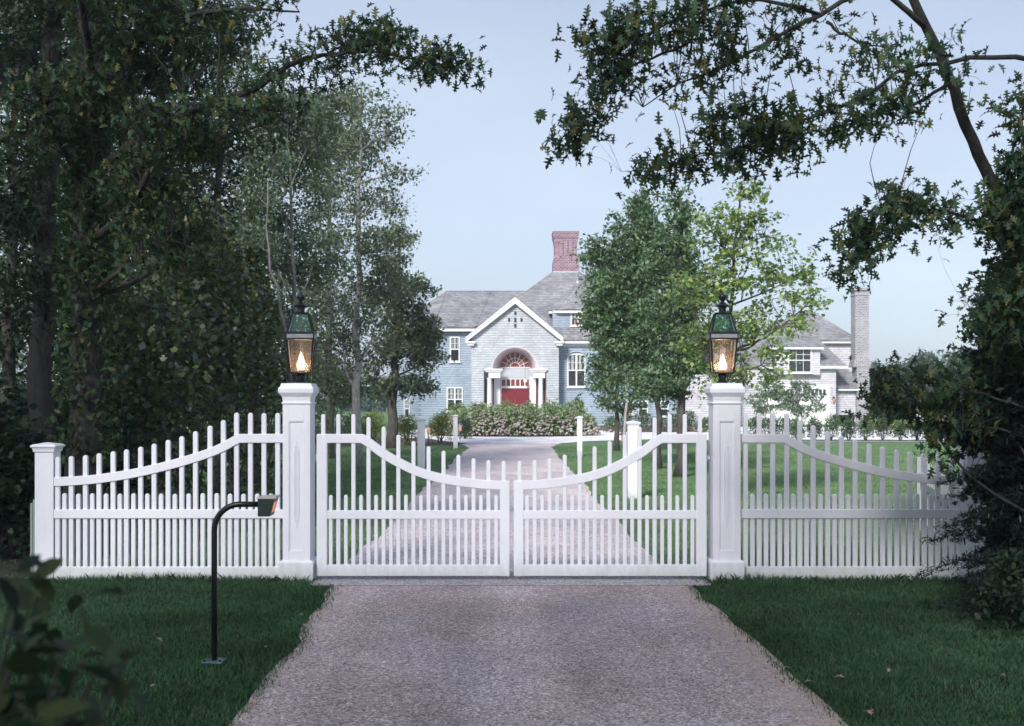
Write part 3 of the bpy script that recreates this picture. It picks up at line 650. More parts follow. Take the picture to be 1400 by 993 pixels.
def lantern(s):
    x, y = s * PX - 0.003 + (0.02 if s < 0 else -0.02), PY + 0.1345
    def Z(py): return CH + (HY - py) * y / F
    zb = Z(524.0) + 0.003
    r = empty('lantern', (x, y, 1.956), 'lit black gas lantern standing on the %s gate pillar, %s' % (('left', 'woods behind') if s < 0 else ('right', 'pale green tree behind')), 'lantern', 'lanterns on the gate pillars')
    rot = PI / 4 + (0.10 if s < 0 else -0.06)
    m = MB(); m.lathe((x, y, 0), [(0.055, 1.956), (0.055, 1.966), (0.032, 1.985), (0.036, 2.0), (0.048, 2.03), (0.040, 2.045), (0.06, 2.052)], 12)
    m.build('foot', M['black'], r, smooth=False)
    q = math.sqrt(2)
    def corner(h, k): a = rot + k * PI / 2; return (x + h * q * math.cos(a), y + h * q * math.sin(a))
    zg0, zg1, zb1, zr = Z(510), Z(465.5), Z(455), Z(429)
    m = MB()
    for k in range(4):
        a = corner(0.098, k); b = corner(0.128, k); c = corner(0.074, k); d = corner(0.122, k)
        m.tube([(a[0], a[1], zg0), (b[0], b[1], zg1)], 0.0095, 4)
        m.tube([(d[0], d[1], zb1), (c[0], c[1], zr)], 0.0095, 4)
        a2 = corner(0.098, k + 1); m.tube([(a[0], a[1], zg0), (a2[0], a2[1], zg0)], 0.0085, 4)
        c2 = corner(0.074, k + 1); m.tube([(c[0], c[1], zr), (c2[0], c2[1], zr)], 0.0075, 4)
    m.square((x, y, 0), [(0.092, zg0 - .008), (0.098, zg0 + 0.004), (0.09, zg0 + 0.006)], rot)
    m.build('frame', M['black'], r)
    m = MB(); 
    for k in range(4):
        a = corner(0.128, k); b = corner(0.150, k); f_ = corner(0.05, k)
        m.tube([(b[0], b[1], zg1), (corner(.125, k)[0], corner(.125, k)[1], zg1 - .2), (f_[0], f_[1], 1.975)], 0.0035, 5)
    m.build('brace_rod', M['black'], r)
    m = MB(); m.square((x, y, 0), [(0.130, zg1 - 0.004), (0.146, zg1 + 0.002), (0.146, zg1 + 0.0155), (0.1395, zg1 + .016), (0.1395, zb1 - .018), (0.146, zb1 - .0175), (0.146, zb1), (0.122, zb1 + 0.006)], rot)
    bo = m.build('band', M['black'], r)
    m = MB()
    for k in range(4):
        a = corner(0.1398, k); b = corner(0.1398, k + 1); cx, cy = (a[0] + b[0]) / 2 - x, (a[1] + b[1]) / 2 - y
        n = math.hypot(cx, cy); ux, uy = cx / n * 0.002, cy / n * 0.002
        t = 0.05; a = (a[0] + (b[0] - a[0]) * t, a[1] + (b[1] - a[1]) * t); b = (b[0] - (b[0] - a[0]) * t, b[1] - (b[1] - a[1]) * t)
        m.add([(a[0] + ux, a[1] + uy, zg1 + .018), (b[0] + ux, b[1] + uy, zg1 + .018), (b[0] + ux, b[1] + uy, zb1 - .020), (a[0] + ux, a[1] + uy, zb1 - .020)], [(0, 1, 2, 3)])
    m.build('band_plate', M['copper'], r)
    for k in range(4):
        a, a2 = corner(0.097, k), corner(0.097, k + 1); b, b2 = corner(0.127, k), corner(0.127, k + 1)
        m = MB(); m.add([(a[0], a[1], zg0), (a2[0], a2[1], zg0), (b2[0], b2[1], zg1), (b[0], b[1], zg1)], [(0, 1, 2, 3)]); m.build('side_pane', M['glass'], r)
        c, c2 = corner(0.073, k), corner(0.073, k + 1); d, d2 = corner(0.121, k), corner(0.121, k + 1)
        m = MB(); m.add([(d[0], d[1], zb1), (d2[0], d2[1], zb1), (c2[0], c2[1], zr), (c[0], c[1], zr)], [(0, 1, 2, 3)]); m.build('roof_pane', M['roofglass'], r)
    m = MB(); m.square((x, y, 0), [(0.076, zr), (0.078, zr + 0.006), (0.05, zr + .008)], rot)
    m.lathe((x, y, 0), [(0.036, zr), (0.036, Z(420)), (0.070, Z(419.5)), (0.074, Z(418.5)), (0.050, Z(416)), (0.024, Z(413.5)), (0.014, Z(412.5))], 20)
    m.build('chimney_cap', M['black'], r, smooth=False)
    m = MB(); m.lathe((x, y, 0), [(0.012, Z(412.6)), (0.020, Z(411.5)), (0.036, Z(408)), (0.040, Z(405.5)), (0.034, Z(403.6)), (0.018, Z(402.8)), (0.008, Z(402)), (0.010, Z(401)), (0.003, Z(399))], 16)
    m.build('finial', M['black'], r, smooth=True)
    m = MB(); m.lathe((x, y, 0), [(0.016, zg0 - .02), (0.022, zg0 + 0.0), (0.03, zg0 + 0.025), (0.012, zg0 + 0.032)], 12); m.build('burner', M['black'], r)
    m = MB(); rf = np.random.default_rng(5 + s)
    for dx, dy, sc_, hh in ((0, 0, 1, .15), (-.022, .006, .62, .10), (.021, -.004, .66, .115), (.004, .018, .6, .12), (-.004, -.016, .55, .09)):
        pr = [(.016, 0.0), (.028, .16), (.030, .34), (.022, .55), (.012, .75), (.005, .9), (.001, 1.0)]
        hh *= rf.uniform(.85, 1.2); pts = [(x + dx + rf.uniform(-.004, .004) + .006 * s * math.sin(3 * t) * t, y + dy + .004 * math.sin(4 * t + dx * 90) * t, zg0 + .034 + hh * t) for r_, t in pr]
        m.tube(pts, [r_ * sc_ for r_, t in pr], 10)
    m.build('flame', M['flame'], r, smooth=True)
    m = MB(); 
    for k in range(2): m.tube([(x + 0.02 * (k * 2 - 1) * .5, y + .045, zg0 + .02), (x + 0.02 * (k * 2 - 1) * .5, y + .045, zg1)], 0.0035, 5)
    m.build('igniter_rod', M['chrome'], r)
    li = bpy.data.lights.new('lantern_light', 'POINT'); li.energy = 15.0; li.color = (1.0, 0.52, 0.27); li.shadow_soft_size = 0.052
    lo = bpy.data.objects.new('lantern_light', li); col.objects.link(lo); lo.parent = r; lo.location = (0, -0.0, zg0 + 0.085 - 1.956)
for s in (-1, 1): lantern(s)

def fence_post(s):
    x = gx(62.5) if s < 0 else gx(1332); h = 0.092; y = YG + 0.05
    lab = 'white square fence post with a stepped cap at the outer end of the left fence' if s < 0 else 'grey shaded fence post at the outer end of the right fence, half hidden by branches'
    r = empty('fence_post', (x, y, 0), lab, 'fence post', 'end posts of the front fence')
    m = MB(); m.box(x - h, x + h, y - h, y + h, -0.05, 1.315); m.build('shaft', M['white'], r, bevel=0.004)
    m = MB(); m.square((x, y, 0), [(0.093, 1.27), (0.104, 1.275), (0.107, 1.30), (0.110, 1.303), (0.112, 1.315), (0.124, 1.320), (0.126, 1.334), (0.110, 1.346), (0.01, 1.366)]); m.build('cap', M['white'], r, bevel=0.002)
for s in (-1, 1): fence_post(s)

# low return fences behind the outer posts
def return_fence(label, p0, p1, h, n, name='return_fence'):
    r = empty(name, (p0[0], p0[1], 0), label, 'fence')
    p0 = np.array(p0, float); p1 = np.array(p1, float); d = p1 - p0; L = np.linalg.norm(d); u = d / L; nv = np.array([-u[1], u[0]])
    def plank(m, a, b, t, z0, z1):
        A, B = p0 + u * a, p0 + u * b
        m.plan([tuple(A - nv * t), tuple(B - nv * t), tuple(B + nv * t), tuple(A + nv * t)], z0, z1)
    for z0, z1 in ((0.04, 0.16), (h * 0.62, h * 0.72)):
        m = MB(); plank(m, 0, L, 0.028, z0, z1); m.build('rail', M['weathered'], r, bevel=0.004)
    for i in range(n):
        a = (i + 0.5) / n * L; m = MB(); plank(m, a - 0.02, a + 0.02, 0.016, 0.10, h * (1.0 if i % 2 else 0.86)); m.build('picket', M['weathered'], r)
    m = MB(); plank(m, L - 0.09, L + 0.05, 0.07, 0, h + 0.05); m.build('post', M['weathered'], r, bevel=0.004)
return_fence('low white picket return running back from the far right end post, seen through the branches', (gx(1338), 11.45), (5.6, 15.5), 0.95, 24)
r = empty('utility_fence', (GX(84, 13.2), 13.2, 0), 'small weathered rail fence with a pinkish post behind the left fence, in the dark shrubs', 'fence')
m = MB(); x0, x1 = GX(74, 13.2), GX(104, 13.2); z = P(0, 683, 13.2)[2]
m.box(x0, x1, 13.18, 13.23, z - 0.10, z); m.build('rail', M['white'], r, bevel=.004)
m = MB(); m.box(GX(80, 13.2), GX(85, 13.2), 13.232, 13.27, 0, z - 0.02); m.build('post', M['white'], r)
m = MB(); m.box(GX(91, 13.2), GX(94, 13.2), 13.232, 13.27, 0, z - 0.02); m.build('post', M['white'], r)
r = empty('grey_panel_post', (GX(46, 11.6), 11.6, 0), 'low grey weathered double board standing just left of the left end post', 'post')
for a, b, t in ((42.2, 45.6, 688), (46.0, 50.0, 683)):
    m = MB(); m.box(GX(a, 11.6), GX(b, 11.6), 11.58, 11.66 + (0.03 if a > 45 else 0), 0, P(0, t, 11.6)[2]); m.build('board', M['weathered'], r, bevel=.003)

# call box on its gooseneck
Yc = 7.66
def CX(px): return GX(px, Yc)
def CZ(py): return CH + (HY - py) * Yc / F
r = empty('call_box', (CX(293), Yc, 0), 'black gooseneck stand with a small dark call box, on the grass left of the drive', 'intercom stand')
m = MB()
arc = [(CX(293), Yc, 0.0), (CX(293), Yc, CZ(760)), (CX(293), Yc, CZ(728))] + [(CX(293) + (1 - math.cos(t)) * 0.175, Yc, CZ(725) + math.sin(t) * 0.175) for t in np.linspace(0.1, PI / 2, 12)] + [(CX(358), Yc, CZ(725) + 0.175)]
m.tube(arc, 0.0195, 14); m.build('post', M['black'], r, smooth=True)
m = MB(); m.box(CX(279), CX(307), Yc - 0.075, Yc + 0.075, 0.022, 0.034); m.build('base_plate', M['plate'], r, bevel=0.003)
m = MB()
for a in (-1, 1):
    for b in (-1, 1): m.lathe((CX(293) + a * 0.052, Yc + b * 0.055, 0.034), [(0.009, 0), (0.009, 0.010), (0.003, 0.013)], 6)
m.build('bolt', M['black'], r)
m = MB(); X = [(CX(355.5), CZ(705)), (CX(371.5), CZ(705)), (CX(378), CZ(681)), (CX(355.5), CZ(681))]
m.slab(X, Yc - 0.075, Yc + 0.075); m.build('housing', M['boxgreen'], r, bevel=0.003)
m = MB(); m.slab([(CX(354.5), CZ(681)), (CX(380.0), CZ(681)), (CX(380.5), CZ(677.6)), (CX(354.5), CZ(678.6))], Yc - 0.08, Yc + 0.08); m.build('hood', M['boxtop'], r, bevel=0.002)
m = MB(); m.slab([(CX(373.0), CZ(699.5)), (CX(374.0), CZ(699.5)), (CX(377.8), CZ(686)), (CX(376.8), CZ(686))], Yc - 0.04, Yc + 0.04); m.build('amber_face', M['amber'], r)  # orange patch added on the slanted face, emitting its own colour

# marker posts along the drive
for px, by, ty, w, lab in ((576, 647, 571, 0.085, 'white square marker post on the left lawn, nearer one left of the drive'),
                           (622.8, 614, 567, 0.075, 'white square marker post left of the drive, the far one beside the brown mulch bed'),
                           (792.5, 624, 569, 0.078, 'slim white marker post right of the drive near the white forecourt'),
                           (865.3, 682, 575, 0.098, 'broad white marker post on the right lawn, nearest and largest of the four')):
    Y = GY(by); x = GX(px, Y); h = P(0, ty, Y)[2]
    r = empty('marker_post', (x, Y, 0), lab, 'post', 'white marker posts along the drive')
    m = MB(); m.box(x - w, x + w, Y - w, Y + w, -0.02, h - 0.05); m.build('shaft', M['white'], r, bevel=0.006)
    m = MB(); m.square((x, Y, 0), [(w + .004, h - 0.09), (w + 0.012, h - 0.075), (w + 0.03, h - 0.05), (w + 0.03, h - 0.03), (0.01, h)]); m.build('cap', M['white'], r, bevel=0.003)

def path_light(px, by, ty, Y, lab):
    x = GX(px, Y); z1 = P(0, ty, Y)[2]; z0 = max(0.25, z1 - 0.42)
    r = empty('path_lantern', (x, Y, 0), lab, 'path light', 'small lanterns along the drive')
    m = MB(); m.tube([(x, Y, 0), (x, Y, z1 - .35)], 0.02, 8); m.build('stake', M['black'], r)
    m = MB(); m.lathe((x, Y, 0), [(0.05, z1 - .36), (0.06, z1 - .34), (0.07, z1 - 0.16), (0.05, z1 - 0.15)], 8); m.build('glass', M['redglow'], r)
    m = MB(); m.lathe((x, Y, 0), [(0.14, z1 - 0.16), (0.12, z1 - 0.11), (0.04, z1 - 0.05), (0.035, z1 - 0.02), (0.01, z1)], 10); m.build('cap', M['copper'], r)
path_light(585.5, 603, 580, 45.5, 'small pinkish lantern with a grey cap in the mulch bed between yellow shrubs')
path_light(851.5, 612, 589, 40.0, 'small pinkish lantern on the right lawn beside the broad marker post')
path_light(629, 600, 578, 48.5, 'small pale lantern in front of the hydrangeas beside the far left marker post')

# ------------------------------------------------------------------ the house
HOUSE = empty('house', (0.2, 74, 0), 'large pale shingled house with a gabled arched entry, red doors and a tall brick chimney', 'house')
def hz(py, Y): return P(0, py, Y)[2]
YF = 73.8
def part(m, name, mat, parent=HOUSE, **k): return m.build(name, M[mat], parent, **k)

def window(x0, x1, y0, y1, Y, cols=2, rows=4, arch=False, curtain=True, sash=True, sill=True, parent=HOUSE, pane='pane', fw=0.085, label=None):
    """pixel box of the outer frame on the wall plane Y"""
    X0, X1, Z1, Z0 = GX(x0, Y), GX(x1, Y), hz(y0, Y), hz(y1, Y)
    m = MB(); d0, d1 = Y - 0.07, Y + 0.01
    m.box(X0, X0 + fw, d0, d1, Z0, Z1 if not arch else Z1 - .18); m.box(X1 - fw, X1, d0, d1, Z0, Z1 if not arch else Z1 - .18)
    m.box(X0 + fw, X1 - fw, d0, d1, Z0, Z0 + fw)
    if arch:
        n = 9; c = (X0 + X1) / 2; a = (X1 - X0) / 2
        top = [(c + a * math.cos(t), Z1 - 0.18 + 0.18 * math.sin(t)) for t in np.linspace(0, PI, n)]
        bot = [(c + (a - fw) * math.cos(t), Z1 - 0.18 - fw * 0.4 + (0.12) * math.sin(t)) for t in np.linspace(PI, 0, n)]
        m.slab(top + bot, d0, d1)
    else: m.box(X0 + fw, X1 - fw, d0, d1, Z1 - fw, Z1)
    iw, ih = X1 - X0 - 2 * fw, Z1 - Z0 - 2 * fw; b = 0.015
    for i in range(1, cols): m.box(X0 + fw + iw * i / cols - b, X0 + fw + iw * i / cols + b, Y - 0.045, Y - 0.012, Z0 + fw + (ih / 2 if sash and not cols == 3 and rows > 2 else 0), Z1 - fw)
    if cols == 4: m.box(X0 + fw + iw / 2 - 0.05, X0 + fw + iw / 2 + 0.05, Y - 0.06, Y - 0.011, Z0 + fw, Z1 - fw)
    for j in range(1, rows):
        if sash and rows > 2 and j < rows / 2: continue
        m.box(X0 + fw, X1 - fw, Y - 0.043, Y - 0.013, Z0 + fw + ih * j / rows - b, Z0 + fw + ih * j / rows + b)
    if sash: m.box(X0 + fw, X1 - fw, Y - 0.055, Y - 0.011, Z0 + fw + ih / 2 - .035, Z0 + fw + ih / 2 + .035)
    w = part(m, 'window', 'trim', parent)
    m = MB(); m.box(X0 + fw * .5, X1 - fw * .5, Y - 0.005, Y + 0.005, Z0 + fw * .5, Z1 - fw * .9); part(m, 'pane', pane, w)
    if curtain:
        m = MB(); h2 = Z0 + fw + ih * 0.5
        for k in range(cols * 2):
            xa = X0 + fw + iw * (k + 0.30) / (cols * 2); xb = X0 + fw + iw * (k + 0.72) / (cols * 2)
            m.box(xa, xb, Y - 0.0105, Y - 0.0065, h2, Z1 - fw)
        part(m, 'curtain', 'curtain', w)
    if sill:
        m = MB(); m.box(X0 - 0.08, X1 + 0.08, Y - 0.12, Y - 0.004, Z0 - 0.07, Z0); part(m, 'sill', 'trim', w)
    return w

# entry gable block with the arched opening cut through its front
cx = GX(704.2, YF); ZE = hz(461, YF); ZA = hz(408, YF)
xl, xr = GX(644.5, YF), GX(764, YF); zs = hz(507, YF); ro = 33 / 21.0
ol, orr = GX(661.5, YF), GX(747, YF)
arcp = [(cx + ro * math.cos(t), zs + ro * math.sin(t)) for t in np.linspace(PI, 0, 25)]
slope = (ZA - ZE) / (GX(705, YF) - GX(637, YF))
zl = ZA - slope * (cx - xl) - 0.05; zr_ = ZA - slope * (xr - cx) - 0.05
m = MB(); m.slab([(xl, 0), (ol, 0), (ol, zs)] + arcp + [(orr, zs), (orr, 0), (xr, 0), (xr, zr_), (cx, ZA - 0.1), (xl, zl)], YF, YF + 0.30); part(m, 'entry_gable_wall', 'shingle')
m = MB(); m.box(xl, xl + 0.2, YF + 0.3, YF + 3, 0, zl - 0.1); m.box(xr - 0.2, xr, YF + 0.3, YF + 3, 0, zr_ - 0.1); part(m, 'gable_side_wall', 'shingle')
# gable roof and white rakes
ov = 0.28
eL, eR = GX(636.5, YF - ov), GX(770, YF - ov)
zap = ZA + 0.10
m = MB()
m.sheet([(eL, YF - ov, ZE - .02), (cx, YF - ov, zap), (cx, YF + 9, zap), (eL, YF + 9, ZE - .02)], 0.12)
m.sheet([(cx, YF - ov, zap), (eR, YF - ov, ZE - .02), (eR, YF + 9, ZE - .02), (cx, YF + 9, zap)], 0.12)
part(m, 'entry_gable_roof', 'roof')
for a, b in ((eL, cx), (eR, cx)):
    m = MB(); y0, y1 = YF - ov - 0.06, YF - ov + 0.02
    m.slab([(a, ZE - 0.10), (a, ZE - .36), (b, zap - 0.47), (b, zap - .13)] if a < b else [(a, ZE - 0.10), (b, zap - .13), (b, zap - 0.47), (a, ZE - .36)], y0, y1)
    m.slab([(a, ZE - 0.04), (a, ZE - .14), (b, zap - 0.17), (b, zap - .05)] if a < b else [(a, ZE - 0.04), (b, zap - .05), (b, zap - 0.17), (a, ZE - .14)], y0 - 0.05, y0 - 0.002)
    part(m, 'rake_board', 'trim')
for a, b in ((GX(637, YF), GX(650, YF)), (GX(758, YF), GX(771, YF))):
    m = MB(); m.box(a, b, YF - 0.33, YF + 0.5, ZE - 0.42, ZE - 0.28); m.box(a + .1, b - .1, YF - 0.25, YF + 0.5, ZE - 0.56, ZE - 0.42); part(m, 'cornice_return', 'trim')
m = MB()
for px, y0, y1 in ((704.5, 426, 431), (696, 435, 440), (704.5, 434.5, 441), (713, 435, 440), (704.5, 443, 448)):
    m = MB(); m.box(GX(px - 1.5, YF), GX(px + 1.5, YF), YF - 0.03, YF + 0.05, hz(y1, YF), hz(y0, YF)); part(m, 'gable_vent', 'pane')
# splayed arch hood
YI = YF + 1.15; ri = 0.98; zi = hz(502.5, YI)
m = MB(); n = 25; v = []
for k, t in enumerate(np.linspace(0, PI, n)):
    for rr, yy, zz in ((ro, YF - 0.03, zs), (ro - 0.09, YF - 0.035, zs), (1.30, YF + 0.55, (zs + zi) / 2), (ri, YI, zi), (ri + 0.15, YI + 0.05, zi)):
        v.append((cx + rr * math.cos(t), yy, zz + rr * math.sin(t)))
m.add(v, [(k * 5 + j, k * 5 + j + 1, k * 5 + j + 6, k * 5 + j + 5) for k in range(n - 1) for j in range(4)]); part(m, 'arch_hood', 'porch', smooth=True)
# porch back wall, side walls, ceiling ledge, step
m = MB(); dl, dr = GX(685.3, YI), GX(724.0, YI); zt = hz(517.5, YI); zd = hz(530.5, YI)
m.box(ol - .3, dl, YI, YI + 0.2, 0, zi); m.box(dr, orr + .3, YI, YI + .2, 0, zi)
m.box(dl, dr, YI, YI + 0.2, zt, zi)
part(m, 'porch_wall', 'porchwall')
m = MB(); m.box(ol - 0.25, cx - ro + .10, YF + 0.3, YI, zi - 0.02, zi + 0.16); m.box(cx + ro - .10, orr + 0.25, YF + .3, YI, zi - 0.02, zi + 0.16)
m.box(ol - .3, ol - .05, YF + .3, YI + .2, 0, zi); m.box(orr + .05, orr + .3, YF + .3, YI + .2, 0, zi); part(m, 'porch_side', 'porch')
m = MB(); m.box(ol - 0.1, orr + 0.1, YF - 0.8, YI + 0.2, 0, 0.16); m.box(ol - 0.3, orr + 0.3, YF - 1.2, YF - 0.8, 0, 0.08); part(m, 'porch_step', 'concrete')
for sx in (-1, 1):
    c0 = cx + sx * (35.2 / 21); yc = YF + 0.12
    m = MB(); m.lathe((c0, yc, 0), [(0.20, 0.16), (0.20, 0.24), (0.16, 0.30), (0.15, 0.4), (0.152, 1.6), (0.135, 2.9), (0.135, 3.02), (0.16, 3.04), (0.16, 3.08), (0.19, 3.14)], 18); part(m, 'column', 'trim', smooth=False)
    a, b = sorted((cx + sx * (19.8 / 21), cx + sx * (41.5 / 21)))
    m = MB(); m.box(a + .25, b - .02, YF - 0.05, YF + 0.42, 3.14, 3.52); m.box(a + 0.05, b + 0.05, YF - 0.13, YF + 0.45, 3.52, 3.62); m.box(a - 0.0, b + 0.12, YF - 0.20, YF + 0.46, 3.62, 3.74); part(m, 'entablature', 'trim')
    a, b = sorted((cx + sx * (20.5 / 21), cx + sx * (29 / 21)))
    m = MB(); m.box(a, b, YI - 0.12, YI - 0.003, 0.16, 3.1); m.box(a - .03, b + .03, YI - 0.16, YI - 0.002, 3.1, 3.22); part(m, 'pilaster', 'trim')
    for q in (30.3, 37.5, 40.3):
        m = MB(); m.box(cx + sx * q / 21 - 0.055, cx + sx * q / 21 + 0.055, YI - 0.05, YI - 0.002, 0.3, 3.1); part(m, 'side_light', 'redpane')
# fanlight
m = MB(); m.slab([(cx + ri * math.cos(t), zi + ri * math.sin(t)) for t in np.linspace(0, PI, 25)], YI + 0.06, YI + 0.10)
fan = part(m, 'fanlight', 'orangewood')
m = MB()
for t in np.linspace(PI / 8, PI - PI / 8, 7): m.tube([(cx + 0.3 * math.cos(t), YI + 0.03, zi + 0.3 * math.sin(t)), (cx + ri * math.cos(t), YI + 0.03, zi + ri * math.sin(t))], 0.022, 6)
for rr in (0.32, 0.62): m.tube([(cx + rr * math.cos(t), YI + 0.03, zi + rr * math.sin(t)) for t in np.linspace(0, PI, 15)], 0.022, 6)
m.box(cx - ri, cx + ri, YI - 0.03, YI + 0.05, zi - 0.03, zi + 0.03)
part(m, 'glazing_bars', 'trim', fan)
# transom and doors
m = MB(); m.box(dl, dr, YI + 0.10, YI + 0.13, zd + .06, zt); tr_ = part(m, 'transom', 'orangewood')
m = MB()
for i in range(7):
    x = dl + (dr - dl) * i / 6; m.box(x - 0.035, x + 0.035, YI + 0.03, YI + 0.09, zd, zt)
m.box(dl, dr, YI + 0.02, YI + 0.095, zd - 0.02, zd + 0.12); m.box(dl, dr, YI + 0.025, YI + 0.093, zt - 0.07, zt + .02)
part(m, 'transom_bars', 'trim', tr_)
for sx in (0, 1):
    a, b = (dl + .03, cx - .01) if sx == 0 else (cx + .01, dr - .03)
    m = MB(); m.box(a, b, YI + 0.08, YI + 0.13, 0.16, zd - 0.02)
    for z0, z1 in ((0.35, 0.95), (1.05, 1.65), (1.75, 2.2)):
        for xa, xb in ((a + 0.10, b - 0.10),):
            m.box(xa, xb, YI + 0.062, YI + 0.081, z0, z1); m.box(xa + .05, xb - .05, YI + 0.052, YI + 0.063, z0 + .06, z1 - .06)
    d = part(m, 'entry_door', 'red', bevel=0.008)
    m = MB(); x = (b - 0.09) if sx == 0 else (a + 0.09); m.lathe((x, YI + 0.03, 1.1), [(0.005, -.03), (0.03, 0), (0.005, .03)], 8); part(m, 'knob', 'chrome', d)
r = empty('porch_lamp', (GX(718, YF + .6), YF + 0.6, hz(521, YF + .6)), 'round white ceiling lamp glowing in the porch, right above the red doors', 'lamp')
lx, ly, lz = r.location
m = MB(); m.lathe((lx, ly, lz), [(0.02, -0.08), (0.10, -0.05), (0.13, 0.0), (0.11, 0.05), (0.04, 0.09)], 14); m.build('globe', M['lampglow'], r, smooth=True)
m = MB(); m.tube([(lx, ly, lz + .09), (lx, ly, lz + 1.3)], 0.012, 6); m.build('chain', M['black'], r)

# left wing
YL = 76.0
zw = hz(448, YL)
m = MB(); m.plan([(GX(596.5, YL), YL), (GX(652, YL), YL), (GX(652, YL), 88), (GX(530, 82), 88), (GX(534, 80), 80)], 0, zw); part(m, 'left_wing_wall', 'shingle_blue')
RZ = hz(398.5, 81.5)
e0 = (GX(528, 79.5), 79.5, zw + .05); e1 = (GX(594, YL - .5), YL - .5, zw + .05); e2 = (GX(650, YL - .5), YL - .5, zw + .05); t0 = (GX(609.5, 81.5), 81.5, RZ); t1 = (GX(671, 81.5), 81.5, RZ); t2 = (GX(722, 81.5), 81.5, RZ)
e3 = (GX(700, YL - .5), YL + 1.0, zw + .05)
m = MB(); m.sheet([e1, e2, t1, t0], 0.12); m.sheet([e0, e1, t0], 0.12); m.sheet([e2, e3, t2, t1], 0.12); m.sheet([e0, t0, (e0[0], 88, zw)], .12); m.sheet([t0, t1, t2, (t2[0], 89, zw), (e0[0], 88, zw)][::-1], 0.1)
part(m, 'left_wing_roof', 'roof')
m = MB()
for a, b in ((e1, e2), (e0, e1)):
    a, b = np.array(a), np.array(b); u = (b - a) / np.linalg.norm(b - a); nv = np.array([-u[1], u[0], 0])
    A, B = a + nv * 0.02, b + nv * 0.02
    m.plan([tuple(A[:2]), tuple(B[:2]), tuple((B + nv * .45)[:2]), tuple((A + nv * .45)[:2])], zw - 0.28, zw - 0.10)
part(m, 'eave_board', 'trim')
m = MB(); m.tube([t0, t1, t2], 0.06, 6); m.tube([e2, t1], 0.04, 6); m.tube([e1, t0], 0.04, 6); part(m, 'ridge_cap', 'roof')
window(615, 628.8, 460.5, 495, YL, 2, 4, label=None)
window(610.6, 633, 529.5, 563, YL, 4, 4)
# window on the angled wall, behind the tree
Yw = 78.6
wn = window(550.5, 563.5, 546, 572, Yw - 0.17, 2, 4)
wa = math.atan2(-4.0, 3.47); wx, wy = GX(557, Yw - .17) - HOUSE.location.x, Yw - .17 - HOUSE.location.y
for o_ in [wn] + list(wn.children):
    for v_ in o_.data.vertices:
        dx_, dy_ = v_.co.x - wx, v_.co.y - wy
        v_.co.x = wx + dx_ * math.cos(wa) - dy_ * math.sin(wa); v_.co.y = wy + dx_ * math.sin(wa) + dy_ * math.cos(wa)

# centre block
YM = 74.9; zm = hz(466, YM)
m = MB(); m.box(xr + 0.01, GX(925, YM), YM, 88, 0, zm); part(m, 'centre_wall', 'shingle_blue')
A = (GX(640, 77), 77.0, hz(458, 77)); Bc = (GX(926, YM - .4), YM - .4, zm + .06); B0 = (GX(700, YM - .4), YM - .4, zm + .06)
yt0, yt1 = 80.3, 82.3; zt_ = hz(372.5, yt0); T0 = (GX(755.5, yt0), yt0, zt_); T1 = (GX(792, yt0), yt0, zt_); T2 = (T1[0], yt1, zt_); T3 = (T0[0], yt1, zt_)
m = MB(); m.sheet([B0, Bc, T1, T0], 0.14); m.sheet([A, B0, T0], .14); m.sheet([A, T0, T3, (A[0], 88, zm)], .14); m.sheet([Bc, (Bc[0], 88, zm), T2, T1], .14); m.sheet([T3, T2, (Bc[0], 88, zm), (A[0], 88, zm)], .14)
part(m, 'centre_roof', 'roof')
m = MB(); m.tube([A, T0], 0.05, 6); m.tube([Bc, T1], 0.05, 6); part(m, 'hip_cap', 'roof')
m = MB(); m.box(xr + 0.01, GX(926, YM), YM - 0.42, YM + .1, zm - 0.20, zm - 0.06); m.box(xr + .011, GX(925, YM), YM - 0.1, YM - 0.002, zm - .38, zm - .20); part(m, 'eave_board', 'trim')
# chimney
yc0 = 80.35
m = MB(); cxx = (T0[0] + T1[0]) / 2; cyy = (yt0 + yt1) / 2
def chz(py): return hz(py, 80.4)
m.square((cxx, cyy, 0), [(0.93, chz(376)), (0.93, chz(371))], PI / 4); fl = part(m, 'chimney_flashing', 'flash')
m = MB(); m.square((cxx, cyy, 0), [(0.92, chz(371)), (0.92, chz(357)), (0.84, chz(351)), (0.80, chz(349)), (0.80, chz(333)), (0.85, chz(330)), (0.85, chz(327)), (0.92, chz(324.5)), (0.92, chz(319)), (0.95, chz(318.7)), (0.95, chz(316.3)), (0.86, chz(316)), (0.1, chz(315.8))])
ch = part(m, 'chimney', 'brick')
m = MB()
for k in (-1, 0, 1): m.box(cxx + k * 0.34 - 0.13, cxx + k * 0.34 + 0.13, cyy - 0.90, cyy - 0.78, chz(350), chz(329))
m.slab([(cxx - .9, chz(357)), (cxx + .9, chz(357)), (cxx, chz(347))], cyy - .935, cyy - .78)
part(m, 'brick_panel', 'brick', ch)
